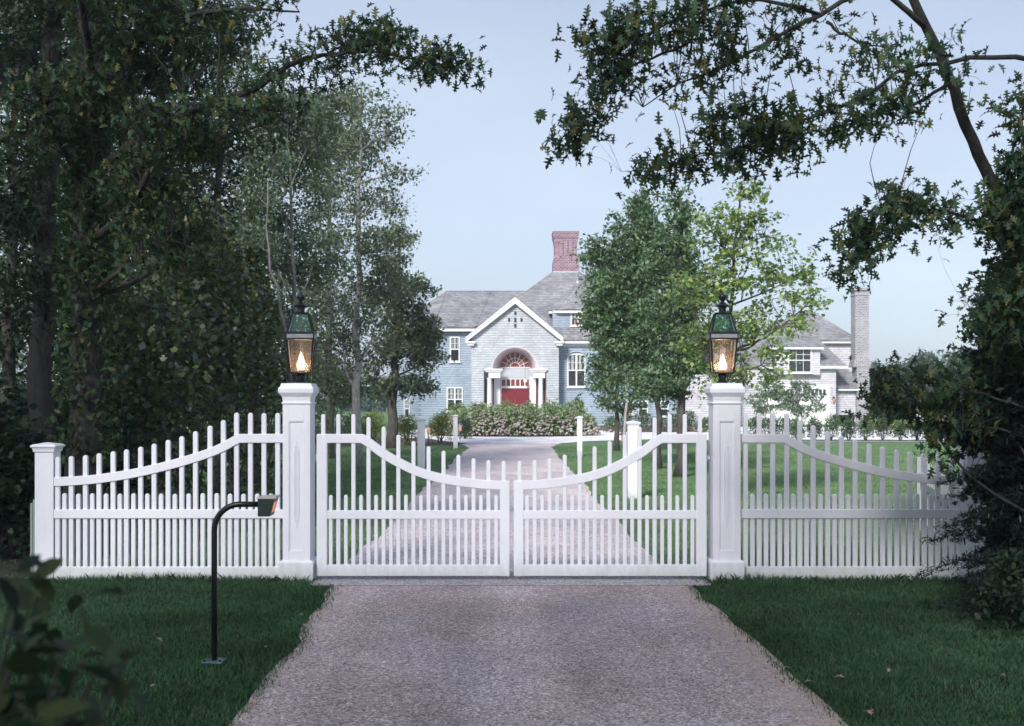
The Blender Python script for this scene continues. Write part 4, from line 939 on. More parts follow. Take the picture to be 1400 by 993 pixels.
# dormer
YD = 75.5
dx0, dx1 = GX(755.5, YD), GX(825, YD); dz0, dz1 = hz(462, YD), hz(424, YD)
m = MB(); m.box(dx0, dx1, YD, 80, dz0, dz1); part(m, 'dormer_wall', 'shingle_blue')
ax, ay, az = GX(789.5, 77.8), 77.8, hz(387, 77.8)
ring = [(dx0 - .25, YD + 2.6), (dx0 - .25, YD + .35), (dx0 + .35, YD - .3), (dx1 - .35, YD - .3), (dx1 + .25, YD + .35), (dx1 + .25, YD + 2.6)]
m = MB()
for a, b in zip(ring[:-1], ring[1:]): m.sheet([(a[0], a[1], dz1 + .05), (b[0], b[1], dz1 + .05), (ax, ay, az)], .1)
for a in ring: m.tube([(a[0], a[1], dz1 + .05), (ax, ay, az)], 0.035, 5)
part(m, 'dormer_roof', 'roof')
m = MB(); m.plan(ring, dz1 - 0.22, dz1 - 0.06); m.lathe((ax, ay, az), [(0.06, -.1), (0.10, 0.05), (0.03, .12)], 8); part(m, 'dormer_eave', 'trim')
window(780, 800, 425.5, 446, YD, 4, 2, sash=False, pane='redpane')
# arched window, with a dark hood line
window(775.5, 800.5, 483.5, 529.5, YM, 4, 4, arch=True)
m = MB(); a0, a1 = GX(773.8, YM), GX(802.5, YM); zz = hz(485.5, YM)
m.tube([(a0 + (a1 - a0) * t, YM - 0.06, zz + 0.24 * math.sin(PI * t)) for t in np.linspace(0, 1, 12)], 0.05, 6); part(m, 'window_hood', 'flash')
window(792, 800, 557, 568, YM, 2, 2, curtain=False, sash=False)
window(852, 866, 548, 567, YM, 2, 4, pane='redpane', curtain=False)
window(872, 886, 548, 570, YM, 2, 4, curtain=False)
window(902, 914, 548, 570, YM, 2, 4, curtain=False)

# right wing: garage and tall block, one building
GAR = empty('garage_wing', (GX(1090, 77.5), 77.5, 0), 'white shingled garage wing with steep roofs and a tall slim pale chimney', 'building')
YR = 77.5
def pg(m, name, mat, parent=None, **k): return m.build(name, M[mat], parent or GAR, **k)
zr = hz(500, YR)
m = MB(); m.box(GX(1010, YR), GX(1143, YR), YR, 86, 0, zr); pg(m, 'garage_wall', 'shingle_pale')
X0, X1 = GX(1000, YR), GX(1156, YR); zt2 = hz(472, 80)
m = MB(); yb = YR - .35
p0, p1 = (X0, yb, zr), (X1, yb, zr); q0, q1 = (GX(1030, 81), 81.2, hz(455, 81)), (GX(1111, 81), 81.2, hz(455, 81))
m.sheet([p0, p1, q1, q0], .12); m.sheet([p1, (X1, 87, zr), q1], .12); pg(m, 'garage_roof', 'roof')
m = MB(); m.box(GX(1036, YR), GX(1076, YR), YR - .40, YR - .01, zr - .22, zr - .03); m.box(GX(1113, YR), GX(1156, YR), YR - .40, YR + .3, zr - .22, zr - .03); pg(m, 'eave_board', 'trim')
# wall dormer
m = MB(); zdt = hz(474, YR - .42); m.box(GX(1060, YR), GX(1119, YR), YR - 0.42, 82, hz(513, YR), zdt); pg(m, 'dormer_wall', 'shingle_pale')
m = MB(); a = (GX(1048, YR), YR - .75, zdt + .03); b = (GX(1124.5, YR), YR - .75, zdt + .03); c = (GX(1078, 81.5), 81.5, hz(437, 81.5)); d = (GX(1062, 81.5), 81.5, hz(437, 81.5))
m.sheet([a, b, c, d], .12); m.sheet([b, (b[0], 85, zdt), c], .12); m.sheet([a, d, (a[0], 85, zdt)], .12); m.tube([b, c], 0.04, 5); pg(m, 'dormer_roof', 'roof')
m = MB(); m.box(GX(1050, YR), GX(1122.5, YR), YR - .72, YR - .43, zdt - .20, zdt - .06); pg(m, 'dormer_eave', 'trim')
window(1077, 1109.5, 475.5, 510, YR - .43, 3, 4, parent=GAR, sash=True, curtain=False)
# tall block behind
YB = 81.0; zb = hz(466, YB)
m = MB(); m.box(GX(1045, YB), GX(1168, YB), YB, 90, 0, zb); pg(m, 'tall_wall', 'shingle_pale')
m = MB(); A1 = (GX(1040, YB), YB - .4, zb + .05); A2 = (GX(1173, YB), YB - .4, zb + .05); T = (GX(1110, 85), 85, hz(425, 85)); T5 = (GX(1094, 85), 85, hz(425, 85))
m.sheet([A1, A2, T, T5], .13); m.sheet([A2, (A2[0], 90.5, zb), T], .13); m.sheet([A1, T5, (A1[0], 90.5, zb)], .13); m.sheet([T5, T, (A2[0], 90.5, zb), (A1[0], 90.5, zb)], .13); pg(m, 'tall_roof', 'roof')
m = MB(); m.box(GX(1042, YB), GX(1171, YB), YB - .38, YB + .05, zb - .20, zb - .08); pg(m, 'eave_board', 'trim')
# low end block
YE = 79.0; ze = hz(530.5, YE)
m = MB(); m.box(GX(1143.5, YE), GX(1172, YE), YE, 86, 0, ze); pg(m, 'end_wall', 'shingle_pale')
m = MB(); prof = [(1143.5, 497), (1151, 497), (1160, 507), (1168, 517), (1176, 524), (1183, 528.5)]
L = [(GX(a, YE), b) for a, b in prof]
m.sheet([(GX(1138, YE), YE - .35, ze + .03), (GX(1183, YE), YE - .35, ze + .03), (GX(1150, YE + 1.9), YE + 1.9, hz(496, YE + 1.9)), (GX(1138, YE + 1.9), YE + 1.9, hz(496, YE + 1.9))], .12)
m.sheet([(GX(1183, YE), YE - .35, ze + .03), (GX(1183, YE), 86, ze + .03), (GX(1150, YE + 1.9), YE + 1.9, hz(496, YE + 1.9))], .12)
pg(m, 'end_roof', 'roof')
m = MB(); m.box(GX(1143.6, YE), GX(1181, YE), YE - .38, YE + .2, ze - .20, ze - .08); pg(m, 'eave_board', 'trim')
# slim chimney
YK = 78.7
def kz(py): return hz(py, YK)
kx = GX(1178.8, YK); kw = 9.4 * YK / F; KY = YK + kw
m = MB(); m.box(GX(1171.5, YK), GX(1189, YK), YK + .01, YK + 1.1, 0, kz(502))
m.slab([(GX(1166.5, YK), kz(502)), (GX(1190, YK), kz(502)), (GX(1189, YK), kz(492)), (GX(1178.8, YK), kz(484)), (GX(1168.5, YK), kz(493))], YK - .02, YK + 1.15)
m.box(kx - kw, kx + kw, YK + .04, YK + 1.05, kz(495), kz(404))
m.box(kx - kw - .05, kx + kw + .05, YK - .01, YK + 1.1, kz(404), kz(402.5)); m.box(kx - kw + .0, kx + kw, YK + .04, YK + 1.05, kz(402.5), kz(397)); m.box(kx - kw - .12, kx + kw + .12, YK - .08, YK + 1.17, kz(397), kz(393.5))
ck = pg(m, 'chimney', 'brick2')
m = MB(); m.box(kx - .13, kx + .13, YK + .0, YK + .045, kz(480), kz(410)); pg(m, 'brick_panel', 'brick2', ck)
# garage doors
for a, b in ((1047.5, 1089.5), (1092.5, 1134.5)):
    m = MB(); gx0, gx1 = GX(a, YR), GX(b, YR); m.box(gx0, gx1, YR - .05, YR + .01, 0.02, hz(530, YR))
    zh = hz(530, YR)
    for k in range(4):
        w = (gx1 - gx0) / 4
        for j in range(3): m.box(gx0 + w * k + .07, gx0 + w * (k + 1) - .07, YR - .065, YR - .049, 0.12 + j * 0.62, 0.12 + j * 0.62 + .52)
    d = pg(m, 'garage_door', 'garage', bevel=.004)
    for k in range(6):
        w = (gx1 - gx0 - .5) / 6; x = gx0 + .25 + w * k; mm = MB(); mm.box(x + .04, x + w - .04, YR - .056, YR - .045, hz(540.5, YR), hz(532.5, YR)); pg(mm, 'pane', 'pane', d)
m = MB(); m.box(GX(1044, YR), GX(1138, YR), YR - .04, YR - .003, hz(529.6, YR), hz(526, YR)); pg(m, 'door_header', 'trim')
r = empty('wall_lantern', (GX(1139, YR), YR - .1, hz(550, YR)), 'small reddish wall lantern beside the white garage doors', 'lamp')
lx, ly, lz = r.location
m = MB(); m.lathe((lx, ly - .05, lz), [(0.07, 0), (0.10, 0.25), (0.08, .26)], 8); m.build('glass', M['redglow'], r)
m = MB(); m.lathe((lx, ly - .05, lz), [(0.13, .26), (0.03, .38), (.01, .42)], 8); m.box(lx - .02, lx + .02, ly - .05, ly + .1, lz + .1, lz + .14); m.build('bracket', M['black'], r)

# connecting wing seen between the maples and the right pillar
LINK = MB(); LINK.box(GX(925.5, 76), GX(1009.5, 76), 76, 86, 0, hz(505, 76)); pg(LINK, 'link_wall', 'shingle_pale')
m = MB(); za = hz(505, 76); m.sheet([(GX(920, 76), 75.6, za), (GX(1012, 76), 75.6, za), (GX(1012, 80), 80.5, hz(455, 80)), (GX(920, 80), 80.5, hz(455, 80))], .12); pg(m, 'link_roof', 'roof')

# ------------------------------------------------------------------ parked car behind the hedge
cxp, cyp = 25.9, 66.0
r = empty('parked_car', (cxp, cyp, 0), 'white car parked on the forecourt behind the clipped shrubs, mostly hidden by dark branches', 'car')
prof = [(-2.25, 0.35), (-2.3, 0.62), (-2.2, 0.85), (-1.35, 0.98), (-1.25, 1.0), (1.75, 1.02), (2.2, 0.98), (2.3, 0.7), (2.28, 0.35), (1.75, 0.30)]
prof += [(1.45 + 0.36 * math.cos(t), 0.33 + 0.36 * math.sin(t)) for t in np.linspace(0.1, PI - .1, 9)] + [(-1.10, 0.28)] + [(-1.45 + 0.36 * math.cos(t), 0.33 + 0.36 * math.sin(t)) for t in np.linspace(0.1, PI - .1, 9)] + [(-1.95, 0.30)]
m = MB(); m.slab([(cxp + a, b) for a, b in prof], cyp - .88, cyp + .88); body = m.build('body', M['carwhite'], r, bevel=0.07, seg=3)
m = MB(); cab = [(-1.2, 0.98), (-0.55, 1.42), (0.95, 1.46), (1.85, 1.01)]
v = [(cxp + a, cyp - (.84 if b < 1.1 else .66), b) for a, b in cab] + [(cxp + a, cyp + (.84 if b < 1.1 else .66), b) for a, b in cab]
m.add(v, [(0, 1, 2, 3), (7, 6, 5, 4), (0, 4, 5, 1), (1, 5, 6, 2), (2, 6, 7, 3)]); m.build('windows', M['pane'], r, bevel=.02)
m = MB(); m.add([(cxp + a, cyp + b, c) for a, b, c in ((-.6, -.665, 1.425), (.98, -.665, 1.465), (.98, .665, 1.465), (-.6, .665, 1.425), (-.5, -.6, 1.48), (.9, -.6, 1.51), (.9, .6, 1.51), (-.5, .6, 1.48))], [(0, 1, 5, 4), (1, 2, 6, 5), (2, 3, 7, 6), (3, 0, 4, 7), (4, 5, 6, 7)]); m.build('roof', M['carwhite'], r)
for a in (-1.45, 1.45):
    for b in (-1, 1):
        m = MB(); y = cyp + b * .78; m.tube([(cxp + a, y - .1, .33), (cxp + a, y + .1, .33)], 0.33, 20); w = m.build('wheel', M['tyre'], r, bevel=.02)
        m = MB(); m.tube([(cxp + a, y - .112, .33), (cxp + a, y + .112, .33)], 0.2, 12); m.build('rim', M['chrome'], w)
for b in (-1, 1):
    m = MB(); m.box(cxp - 2.31, cxp - 2.15, cyp + b * .62 - .16, cyp + b * .62 + .16, .62, .76); m.build('headlight', M['grille'], r, bevel=.03)

# ------------------------------------------------------------------ planting
def V(px, py, Y): return P(px, py, Y)
def BL(px, py, Y, rx, rz, share=1.0, dy=0.9):
    c = P(px, py, Y); k = Y / F
    return (c, (rx * k, rx * k * dy, rz * k), share)
def tr(px, Y, top, lean=0.0):
    x, y, z = GX(px, Y), Y, P(px, top, Y)[2]
    return [(x, y, 0), (x + lean * .2, y, z * .3), (x + lean * .55, y + .1, z * .62), (x + lean, y, z)]

# maples on the right lawn
mg = 'slim maples on the right lawn'
make_tree('maple_tree', 'slim dark green maple farthest back on the right lawn, pale house wall to its left', mg, tr(843, 38.8, 350), 0.085,
          [BL(838, 380, 38.8, 38, 42, .9), BL(832, 440, 38.8, 38, 38, 1), BL(845, 490, 38.8, 48, 38, 1), BL(826, 512, 38.8, 24, 26, .5), BL(862, 430, 38.8, 40, 50, 1), BL(846, 545, 38.8, 34, 20, .4)], nclump=42, lpc=48, cr=.34, leaf=.14, tmpl=TQ, ml='lf_maple', seed=11)
make_tree('maple_tree', 'tallest full maple in the middle of the right lawn, between the other maples', mg, tr(899, 29, 300), 0.09,
          [BL(868, 310, 29, 34, 36, .7), BL(895, 345, 29, 48, 48, 1), BL(850, 370, 29, 42, 44, 1), BL(880, 420, 29, 60, 48, 1.2), BL(858, 460, 29, 44, 40, 1), BL(905, 480, 29, 52, 42, 1), BL(880, 520, 29, 50, 24, .6), BL(880, 285, 29, 20, 24, .3), BL(822, 400, 29, 28, 34, .6), BL(822, 445, 29, 24, 28, .6), BL(812, 345, 29, 20, 20, .3)], nclump=48, lpc=48, cr=.30, leaf=.115, tmpl=TQ, ml='lf_maple', seed=12)
make_tree('maple_tree', 'dark green maple nearest the right pillar, straight dark trunk and narrow top', mg, tr(929, 26, 265), 0.11,
          [BL(925, 290, 26, 20, 34, .5), BL(920, 350, 26, 40, 44, 1), BL(945, 400, 26, 40, 42, 1), BL(905, 440, 26, 46, 44, 1), BL(945, 480, 26, 44, 44, 1), BL(915, 520, 26, 44, 30, .8)], nclump=44, lpc=46, cr=.27, leaf=.105, tmpl=TQ, ml='lf_maple', seed=13)
make_tree('maple_tree', 'thin pale trunked sapling beside the farthest maple on the right lawn', mg, tr(855, 36.5, 430), 0.06,
          [BL(858, 450, 36.5, 24, 34, .6), BL(868, 510, 36.5, 28, 30, .6)], nclump=30, lpc=36, cr=.28, leaf=.13, tmpl=TQ, ml='lf_maple', mb='bark_grey', seed=14)
make_tree('yellow_tree', 'airy yellow green tree with open branches behind the right pillar and its lantern', None, tr(985, 20, 270, 0.35), 0.075,
          [BL(1010, 275, 20, 34, 34, .8), BL(1045, 320, 20, 36, 34, .7), BL(975, 320, 20, 40, 40, 1), BL(1020, 370, 20, 44, 40, 1), BL(1085, 380, 20, 40, 28, .8), BL(965, 390, 20, 42, 40, 1), BL(1060, 440, 20, 46, 34, .9), BL(1000, 450, 20, 46, 40, 1), BL(955, 460, 20, 30, 34, .6), BL(1040, 500, 20, 40, 34, .8), BL(990, 520, 20, 34, 30, .6), BL(1100, 420, 20, 26, 22, .3)],
          nclump=24, lpc=26, cr=.22, leaf=.085, tmpl=TM, ml='lf_yellow', mb='bark_mid', seed=15, twig=.008)
for i, (px, Y, s_, lab) in enumerate(((1052, 60, 5, 'small pale multi stem tree in front of the garage, the left one'), (1094, 60, 6, 'small layered tree in front of the garage doors, the right one of two'))):
    x = GX(px, Y)
    make_tree('ornamental_tree', lab, 'small trees before the garage', [(x, Y, 0), (x + .1, Y, 1.0), (x - .1, Y, 1.8), (x + .2, Y, 2.6)], .05,
              [BL(px - 14, 545, Y, 20, 9, .8), BL(px + 12, 540, Y, 22, 8, .8), BL(px, 528, Y, 22, 8, .8), BL(px - 8, 560, Y, 18, 6, .5), BL(px + 22, 556, Y, 16, 6, .5)],
              limbs=[([(x, Y, 0.1), (x + .5, Y, 1.2), (x + 1.0, Y, 2.2)], .035, 6, .3), ([(x, Y, 0.1), (x - .4, Y - .2, 1.2), (x - .9, Y, 2.1)], .035, 6, .3)],
              nclump=20, lpc=26, cr=.26, leaf=.15, tmpl=TQ, ml='lf_maple' if i == 0 else 'lf_wood2', mb='bark_grey', seed=20 + i)

# the wood on the left
wg = 'trees of the left wood'
make_tree('woodland_tree', 'grey straight trunked tree rising right behind the left lantern, its top reaching high', wg, tr(404, 21.5, 215, -.1), .085,
          [BL(395, 150, 23.5, 44, 36, .8), BL(425, 190, 23.5, 50, 44, 1), BL(365, 210, 23.5, 50, 46, 1), BL(400, 270, 23.5, 60, 48, 1.1), BL(360, 330, 23.5, 52, 44, 1), BL(430, 350, 23.5, 50, 46, 1), BL(345, 420, 23.5, 40, 36, .4)], nclump=44, lpc=48, cr=.30, leaf=.088, ml='lf_wood2', mb='bark_soft', seed=31)
make_tree('woodland_tree', 'slender tree with an open ragged top against the sky, right of the left lantern', wg, tr(487, 29, 110, .1), .12,
          [BL(500, 140, 29, 36, 30, .6), BL(535, 180, 29, 30, 34, .5), BL(490, 200, 29, 46, 34, .8), BL(545, 235, 29, 22, 24, .35), BL(470, 270, 29, 50, 44, 1), BL(520, 280, 29, 40, 30, .7), BL(545, 325, 29, 26, 20, .4), BL(500, 340, 29, 50, 40, 1), BL(480, 410, 29, 54, 44, 1.1), BL(530, 390, 29, 40, 30, .7), BL(470, 490, 29, 54, 40, .9), BL(510, 460, 29, 50, 34, .8)], nclump=30, lpc=40, cr=.34, leaf=.10, ml='lf_wood', mb='bark_grey', seed=32)
make_tree('woodland_tree', 'broad low tree with a dark trunk standing closest to the pale house', wg, tr(536, 41, 330, .3), .20,
          [BL(535, 350, 41, 30, 40, .7), BL(560, 400, 41, 34, 34, .9), BL(525, 420, 41, 44, 40, 1), BL(575, 450, 41, 30, 28, .8), BL(545, 470, 41, 46, 36, 1), BL(583, 492, 41, 24, 22, .6), BL(520, 520, 41, 40, 26, .7), BL(568, 528, 41, 26, 16, .5), BL(590, 462, 41, 20, 14, .3)], nclump=40, lpc=44, cr=.42, leaf=.15, ml='lf_wood', seed=33)
make_tree('woodland_tree', 'bushy tree filling the wood between the lantern and the slender edge tree', wg, tr(449, 34, 150), .14,
          [BL(455, 150, 34, 40, 34, 1), BL(430, 185, 34, 44, 40, 1), BL(485, 190, 34, 36, 34, .8), BL(450, 230, 34, 46, 44, 1), BL(440, 320, 34, 54, 50, 1), BL(455, 420, 34, 54, 50, 1), BL(430, 500, 34, 50, 44, 1), BL(470, 530, 34, 44, 30, .6)], nclump=34, lpc=46, cr=.42, leaf=.13, ml='lf_wood', mb='bark_soft', seed=34)
make_tree('woodland_tree', 'dark trunked tree just left of the leaning pale trunk in the wood', wg, tr(345, 24, 60, -.1), .13,
          [BL(330, 110, 24, 54, 50, 1), BL(370, 170, 24, 50, 44, .8), BL(310, 220, 24, 56, 50, 1), BL(345, 310, 24, 56, 50, 1), BL(310, 390, 24, 52, 44, 1), BL(355, 450, 24, 44, 44, .8)], nclump=34, lpc=46, cr=.34, leaf=.095, ml='lf_wood', seed=35)
make_tree('woodland_tree', 'thin pale leaning trunk crossing behind the left lantern', wg, [(GX(425, 20), 20, 0), (GX(408, 20), 20, 1.2), (GX(388, 20), 20, P(0, 440, 20)[2]), (GX(368, 20), 20, P(0, 350, 20)[2]), (GX(366, 20), 20, P(0, 250, 20)[2])], .05,
          [BL(360, 265, 20.5, 34, 30, .5), BL(352, 330, 20.5, 34, 30, .7), BL(372, 215, 20.5, 34, 30, .7)], nclump=44, lpc=36, cr=.3, leaf=.08, ml='lf_wood2', mb='bark_soft', seed=36)
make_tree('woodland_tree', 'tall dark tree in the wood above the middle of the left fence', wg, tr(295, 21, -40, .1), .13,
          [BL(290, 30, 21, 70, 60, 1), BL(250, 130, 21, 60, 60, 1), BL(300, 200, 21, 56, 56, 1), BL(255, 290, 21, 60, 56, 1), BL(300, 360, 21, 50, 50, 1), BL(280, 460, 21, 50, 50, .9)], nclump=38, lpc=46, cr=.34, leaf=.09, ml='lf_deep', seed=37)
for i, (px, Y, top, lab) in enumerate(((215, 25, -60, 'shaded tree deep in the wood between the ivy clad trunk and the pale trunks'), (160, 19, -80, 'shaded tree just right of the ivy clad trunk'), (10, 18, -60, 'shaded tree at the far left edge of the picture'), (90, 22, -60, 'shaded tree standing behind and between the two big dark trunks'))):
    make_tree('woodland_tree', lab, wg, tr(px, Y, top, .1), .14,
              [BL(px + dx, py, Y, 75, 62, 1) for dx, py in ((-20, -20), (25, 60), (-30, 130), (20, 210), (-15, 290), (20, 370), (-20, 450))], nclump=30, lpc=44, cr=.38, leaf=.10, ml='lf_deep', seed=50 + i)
# far fill of the wood, one mass
rs = np.random.default_rng(5); N = 60000
t = rs.uniform(0, 1, N); Yw_ = 30 + 34 * rs.uniform(0, 1, N); xe = -8.3 - 0.045 * (Yw_ - 30)
Xw = xe - 34 * t ** 1.1; cell = np.sin(Xw * 1.1 + Yw_ * .5) * np.cos(Yw_ * .9 - Xw * .4)
Zw = rs.uniform(0.05, 1, N) ** .85 * (11.5 + 1.5 * cell) * np.clip(0.52 + (-Xw - 8.5) / 9, 0.45, 1.1)
tag(leaf_mesh('woodland_backdrop', np.stack([Xw, Yw_, Zw], -1), .30, TQ, M['lf_wood'], rs=rs), 'dense mass of dark trees filling the wood behind the separate trunks', 'woodland', kind='stuff')

rs = np.random.default_rng(6); N = 26000; xx = rs.uniform(-150, 150, N); hh = 5.5 + 2.2 * np.sin(xx * .13) + 1.3 * np.sin(xx * .41 + 1)
tag(leaf_mesh('distant_woods', np.stack([xx, 150 + rs.uniform(0, 18, N), rs.uniform(0.02, 1, N) ** .8 * hh], -1), 1.0, TQ, M['lf_farpine'], rs=rs), 'low blue green belt of woods on the skyline beyond the house', 'woodland', kind='stuff')

# the two big dark trunks and the oak whose limb reaches over the sky
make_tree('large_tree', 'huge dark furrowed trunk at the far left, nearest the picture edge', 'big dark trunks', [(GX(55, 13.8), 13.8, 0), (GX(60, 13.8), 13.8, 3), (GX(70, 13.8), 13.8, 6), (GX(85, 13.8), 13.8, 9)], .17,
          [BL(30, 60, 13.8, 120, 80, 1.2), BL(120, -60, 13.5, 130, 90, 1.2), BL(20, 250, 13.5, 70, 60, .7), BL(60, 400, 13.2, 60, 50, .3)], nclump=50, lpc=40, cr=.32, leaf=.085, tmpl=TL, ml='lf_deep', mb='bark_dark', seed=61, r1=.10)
T2 = [(GX(118, 12.9), 12.9, 0), (GX(122, 12.9), 12.9, 2.6), (GX(126, 12.7), 12.7, 4.4), (GX(124, 12.6), 12.6, 7.2), (GX(130, 12.6), 12.6, 9.5)]
oy = 11.0
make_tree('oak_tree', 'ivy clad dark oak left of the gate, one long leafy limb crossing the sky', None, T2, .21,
          [BL(180, 100, 12.0, 80, 60, 1), BL(250, 40, 11.5, 90, 50, 1), BL(200, 260, 12.2, 60, 60, .9), BL(230, 180, 11.5, 60, 50, .9), BL(100, -60, 11, 150, 60, 1.2), BL(250, 340, 12.4, 46, 40, .5), BL(60, 150, 12, 60, 60, .8)],
          limbs=[([V(128, 240, 12.7), V(190, 190, 12), V(270, 150, 11), V(330, 128, 10.4), V(400, 90, 10), V(450, 74, 9.8), V(520, 62, 9.6)], .055, 20, .20),
                 ([V(450, 74, 9.8), V(520, 72, 9.6), V(580, 85, 9.5), V(640, 90, 9.4)], .014, 13, .09),
                 ([V(430, 80, 9.9), V(500, 50, 9.7), V(560, 38, 9.6)], .012, 7, .10),
                 ([V(280, 148, 11), V(340, 150, 10.6), V(400, 150, 10.4)], .02, 8, .16),
                 ([V(128, 150, 12.7), V(170, 80, 12), V(230, 30, 11.4), V(310, 12, 10.8), V(410, 18, 10.4)], .05, 12, .20),
                 ([V(126, 300, 12.7), V(190, 240, 12.4), V(240, 210, 12), V(290, 190, 11.5), V(380, 165, 11)], .045, 16, .26),
                 ([V(122, 400, 12.7), V(180, 360, 12.3), V(240, 320, 12)], .04, 8, .3)],
          nclump=50, lpc=19, cr=.23, leaf=.086, tmpl=TL, ml='lf_oak', mb='bark_dark', limbf=1.7, seed=62, r1=.12, ivy=5200, tilt=.9)

# broad leaved understorey behind the left fence
sg = 'shrubs of the wood edge behind the left fence'
for i, (px, Y, rx, top, n, ml, lab) in enumerate((
        (-25, 12.9, .8, 590, 2200, 'lf_deep', 'dark low thicket at the left picture edge just outside the left end post'),
        (30, 13.0, .6, 640, 1500, 'lf_deep', 'small dark shrub at the foot of the left end post, behind the fence'),
        (20, 14.5, 1.0, 545, 2600, 'lf_deep', 'dark low shrub behind the far left end of the fence'),
        (115, 15.0, 1.0, 560, 1700, 'lf_deep', 'dark shrub behind the left fence under the ivy clad trunk'),
        (190, 16.0, 1.15, 430, 4200, 'lf_shrub', 'broad leaved bush behind the lowest part of the left fence'),
        (255, 18.0, 1.3, 330, 5600, 'lf_shrub', 'tall glossy broad leaved bush rising above the middle of the left fence'),
        (318, 21.0, 1.3, 400, 4600, 'lf_shrub', 'glossy bush with yellowish sprays left of the left pillar'),
        (355, 25.0, 1.4, 470, 2600, 'lf_wood', 'green bush at the lawn edge just left of the left pillar'),
        (150, 20.0, 1.6, 380, 3000, 'lf_deep', 'tall dark thicket behind the ivy clad trunk'),
        (410, 33.0, 1.5, 500, 2000, 'lf_wood', 'rounded bush on the lawn edge seen over the gate hinge'))):
    make_bush('woodland_shrub', lab, sg, (GX(px, Y), Y, 0), (rx, rx, P(0, top, Y)[2]), n, .105 if ml != 'lf_wood' else .095, TM if Y < 22 else TQ, ml, 70 + i, lumps=12, dense=.6)

# mulch bed shrubs
for px, by, top, rx, ml, lab in ((480, 607, 572, .9, 'lf_hedge', 'green shrub on the lawn edge left of the yellow shrubs'), (510, 606, 570, .6, 'lf_gold', 'small yellowish shrub between the slender tree and the dark trunk'), (557, 609, 573, .52, 'lf_gold', 'yellow green shrub between the dark trunk and the nearer left marker post'),
                                 (602, 607, 571, .55, 'lf_gold', 'yellow green shrub between the two left marker posts'), (636, 601, 576, .36, 'lf_hedge', 'small dark round shrub beside the far left marker post')):
    Y = GY(by) + .3
    make_bush('garden_shrub', lab, 'garden shrubs in the mulch bed', (GX(px, Y), Y, 0), (rx, rx, P(0, top, Y)[2]), 1800, .07, TQ, ml, int(px), lumps=8)
# hydrangeas: the bushes of the island bed
hy = ['leftmost', 'second from the left', 'third from the left', 'fourth from the left', 'middle', 'fourth from the right', 'third from the right', 'second from the right', 'rightmost']
for i in range(9):
    px = 606 + i * 24.2; d = abs(i - 4) / 4; Y = 53.7 + 1.2 * d * d + (i % 2) * .25; top = 552.5 + (6 if i in (0,) else 0) + 7 * d ** 3 + (i % 3) * 1.2
    make_bush('hydrangea_bush', 'pale pink flowering hydrangea before the house, %s of the front row' % hy[i], 'hydrangeas in the round bed', (GX(px, Y), Y, 0), (.62, .72, P(0, top, Y)[2] - .30), 1500, .12, TQ, 'lf_hyd', 100 + i, blooms=230, lumps=9)
for i in range(6):
    px = 625 + i * 32; Y = 56.4
    make_bush('hydrangea_bush', 'hydrangea in the back row, its top showing above the front bushes', 'back row of hydrangeas', (GX(px, Y), Y, 0), (.75, .8, 1.38), 1100, .12, TQ, 'lf_hyd', 130 + i, blooms=110, lumps=8)
r = make_bush('grass_clump', 'upright green plant in front of the house behind the hydrangeas, under the arched window', None, (GX(791, 66), 66, 0), (.4, .35, P(0, 551, 66)[2]), 500, .16, TO, 'lf_hedge', 150)
# right of centre foundation shrubs and the hedge row
for i, px in enumerate(range(836, 985, 21)):
    Y = 60 + (i % 2); make_bush('foundation_shrub', 'low shrub near the house wall behind the maples, %s in its row' % ['first', 'second', 'third', 'fourth', 'fifth', 'sixth', 'seventh', 'eighth'][i], 'shrubs by the house wall', (GX(px, Y), Y, 0), (.5, .5, .72 + .12 * (i % 3)), 700, .10, TQ, 'lf_hedge' if i % 3 else 'lf_maple', 160 + i, lumps=6, blooms=12 if i % 3 == 0 else 0)
for i, px in enumerate((1032, 1052, 1072)):
    Y = 56; make_bush('foundation_shrub', 'low shrub before the small ornamental trees, %s in its row' % ['first', 'second', 'third'][i], 'shrubs before the garage', (GX(px, Y), Y, 0), (.5, .5, .75), 600, .10, TQ, 'lf_hedge', 170 + i, lumps=6)
ords = ['first', 'second', 'third', 'fourth', 'fifth', 'sixth', 'seventh', 'eighth', 'ninth', 'tenth', 'eleventh', 'twelfth']
for i in range(12):
    px = 1090 + i * 23.5; Y = 47.9 + (i % 2) * .12
    make_bush('hedge_shrub', 'low shrub at the right lawn\'s far edge, %s from the left' % ords[i], 'row of shrubs along the lawn edge', (GX(px, Y), Y, 0), (.36, .40, .72 + .1 * ((i * 7) % 3)), 1000, .075, TQ, 'lf_hedge' if i % 2 else 'lf_maple', 180 + i, lumps=7, broot=.18)
def hedge(label, x0, x1, y0, y1, h, ml, seed, n):
    rs = np.random.default_rng(seed); r = empty('clipped_hedge', ((x0 + x1) / 2, (y0 + y1) / 2, 0), label, 'hedge')
    p = rs.uniform(0, 1, (n, 3)); f = rs.integers(0, 3, n)
    p[f == 0, 1] = rs.uniform(0, .12, (f == 0).sum()); p[f == 1, 2] = rs.uniform(.9, 1, (f == 1).sum())
    leaf_mesh('foliage', np.stack([x0 + (x1 - x0) * p[:, 0], y0 + (y1 - y0) * p[:, 1], .05 + h * p[:, 2]], -1), .12, TQ, M[ml], r, rs=rs)
    m = MB()
    for k in range(int((x1 - x0) / .5)): m.tube([(x0 + .25 + k * .5, (y0 + y1) / 2, 0), (x0 + .25 + k * .5 + .05, (y0 + y1) / 2, h * .8)], .02, 5)
    m.build('stem', M['bark_mid'], r)
hedge('clipped dark hedge at the foot of the end wall, left of the slim chimney', GX(1143, 76), GX(1168, 76), 76, 76.8, .62, 'lf_hedge', 201, 2500)
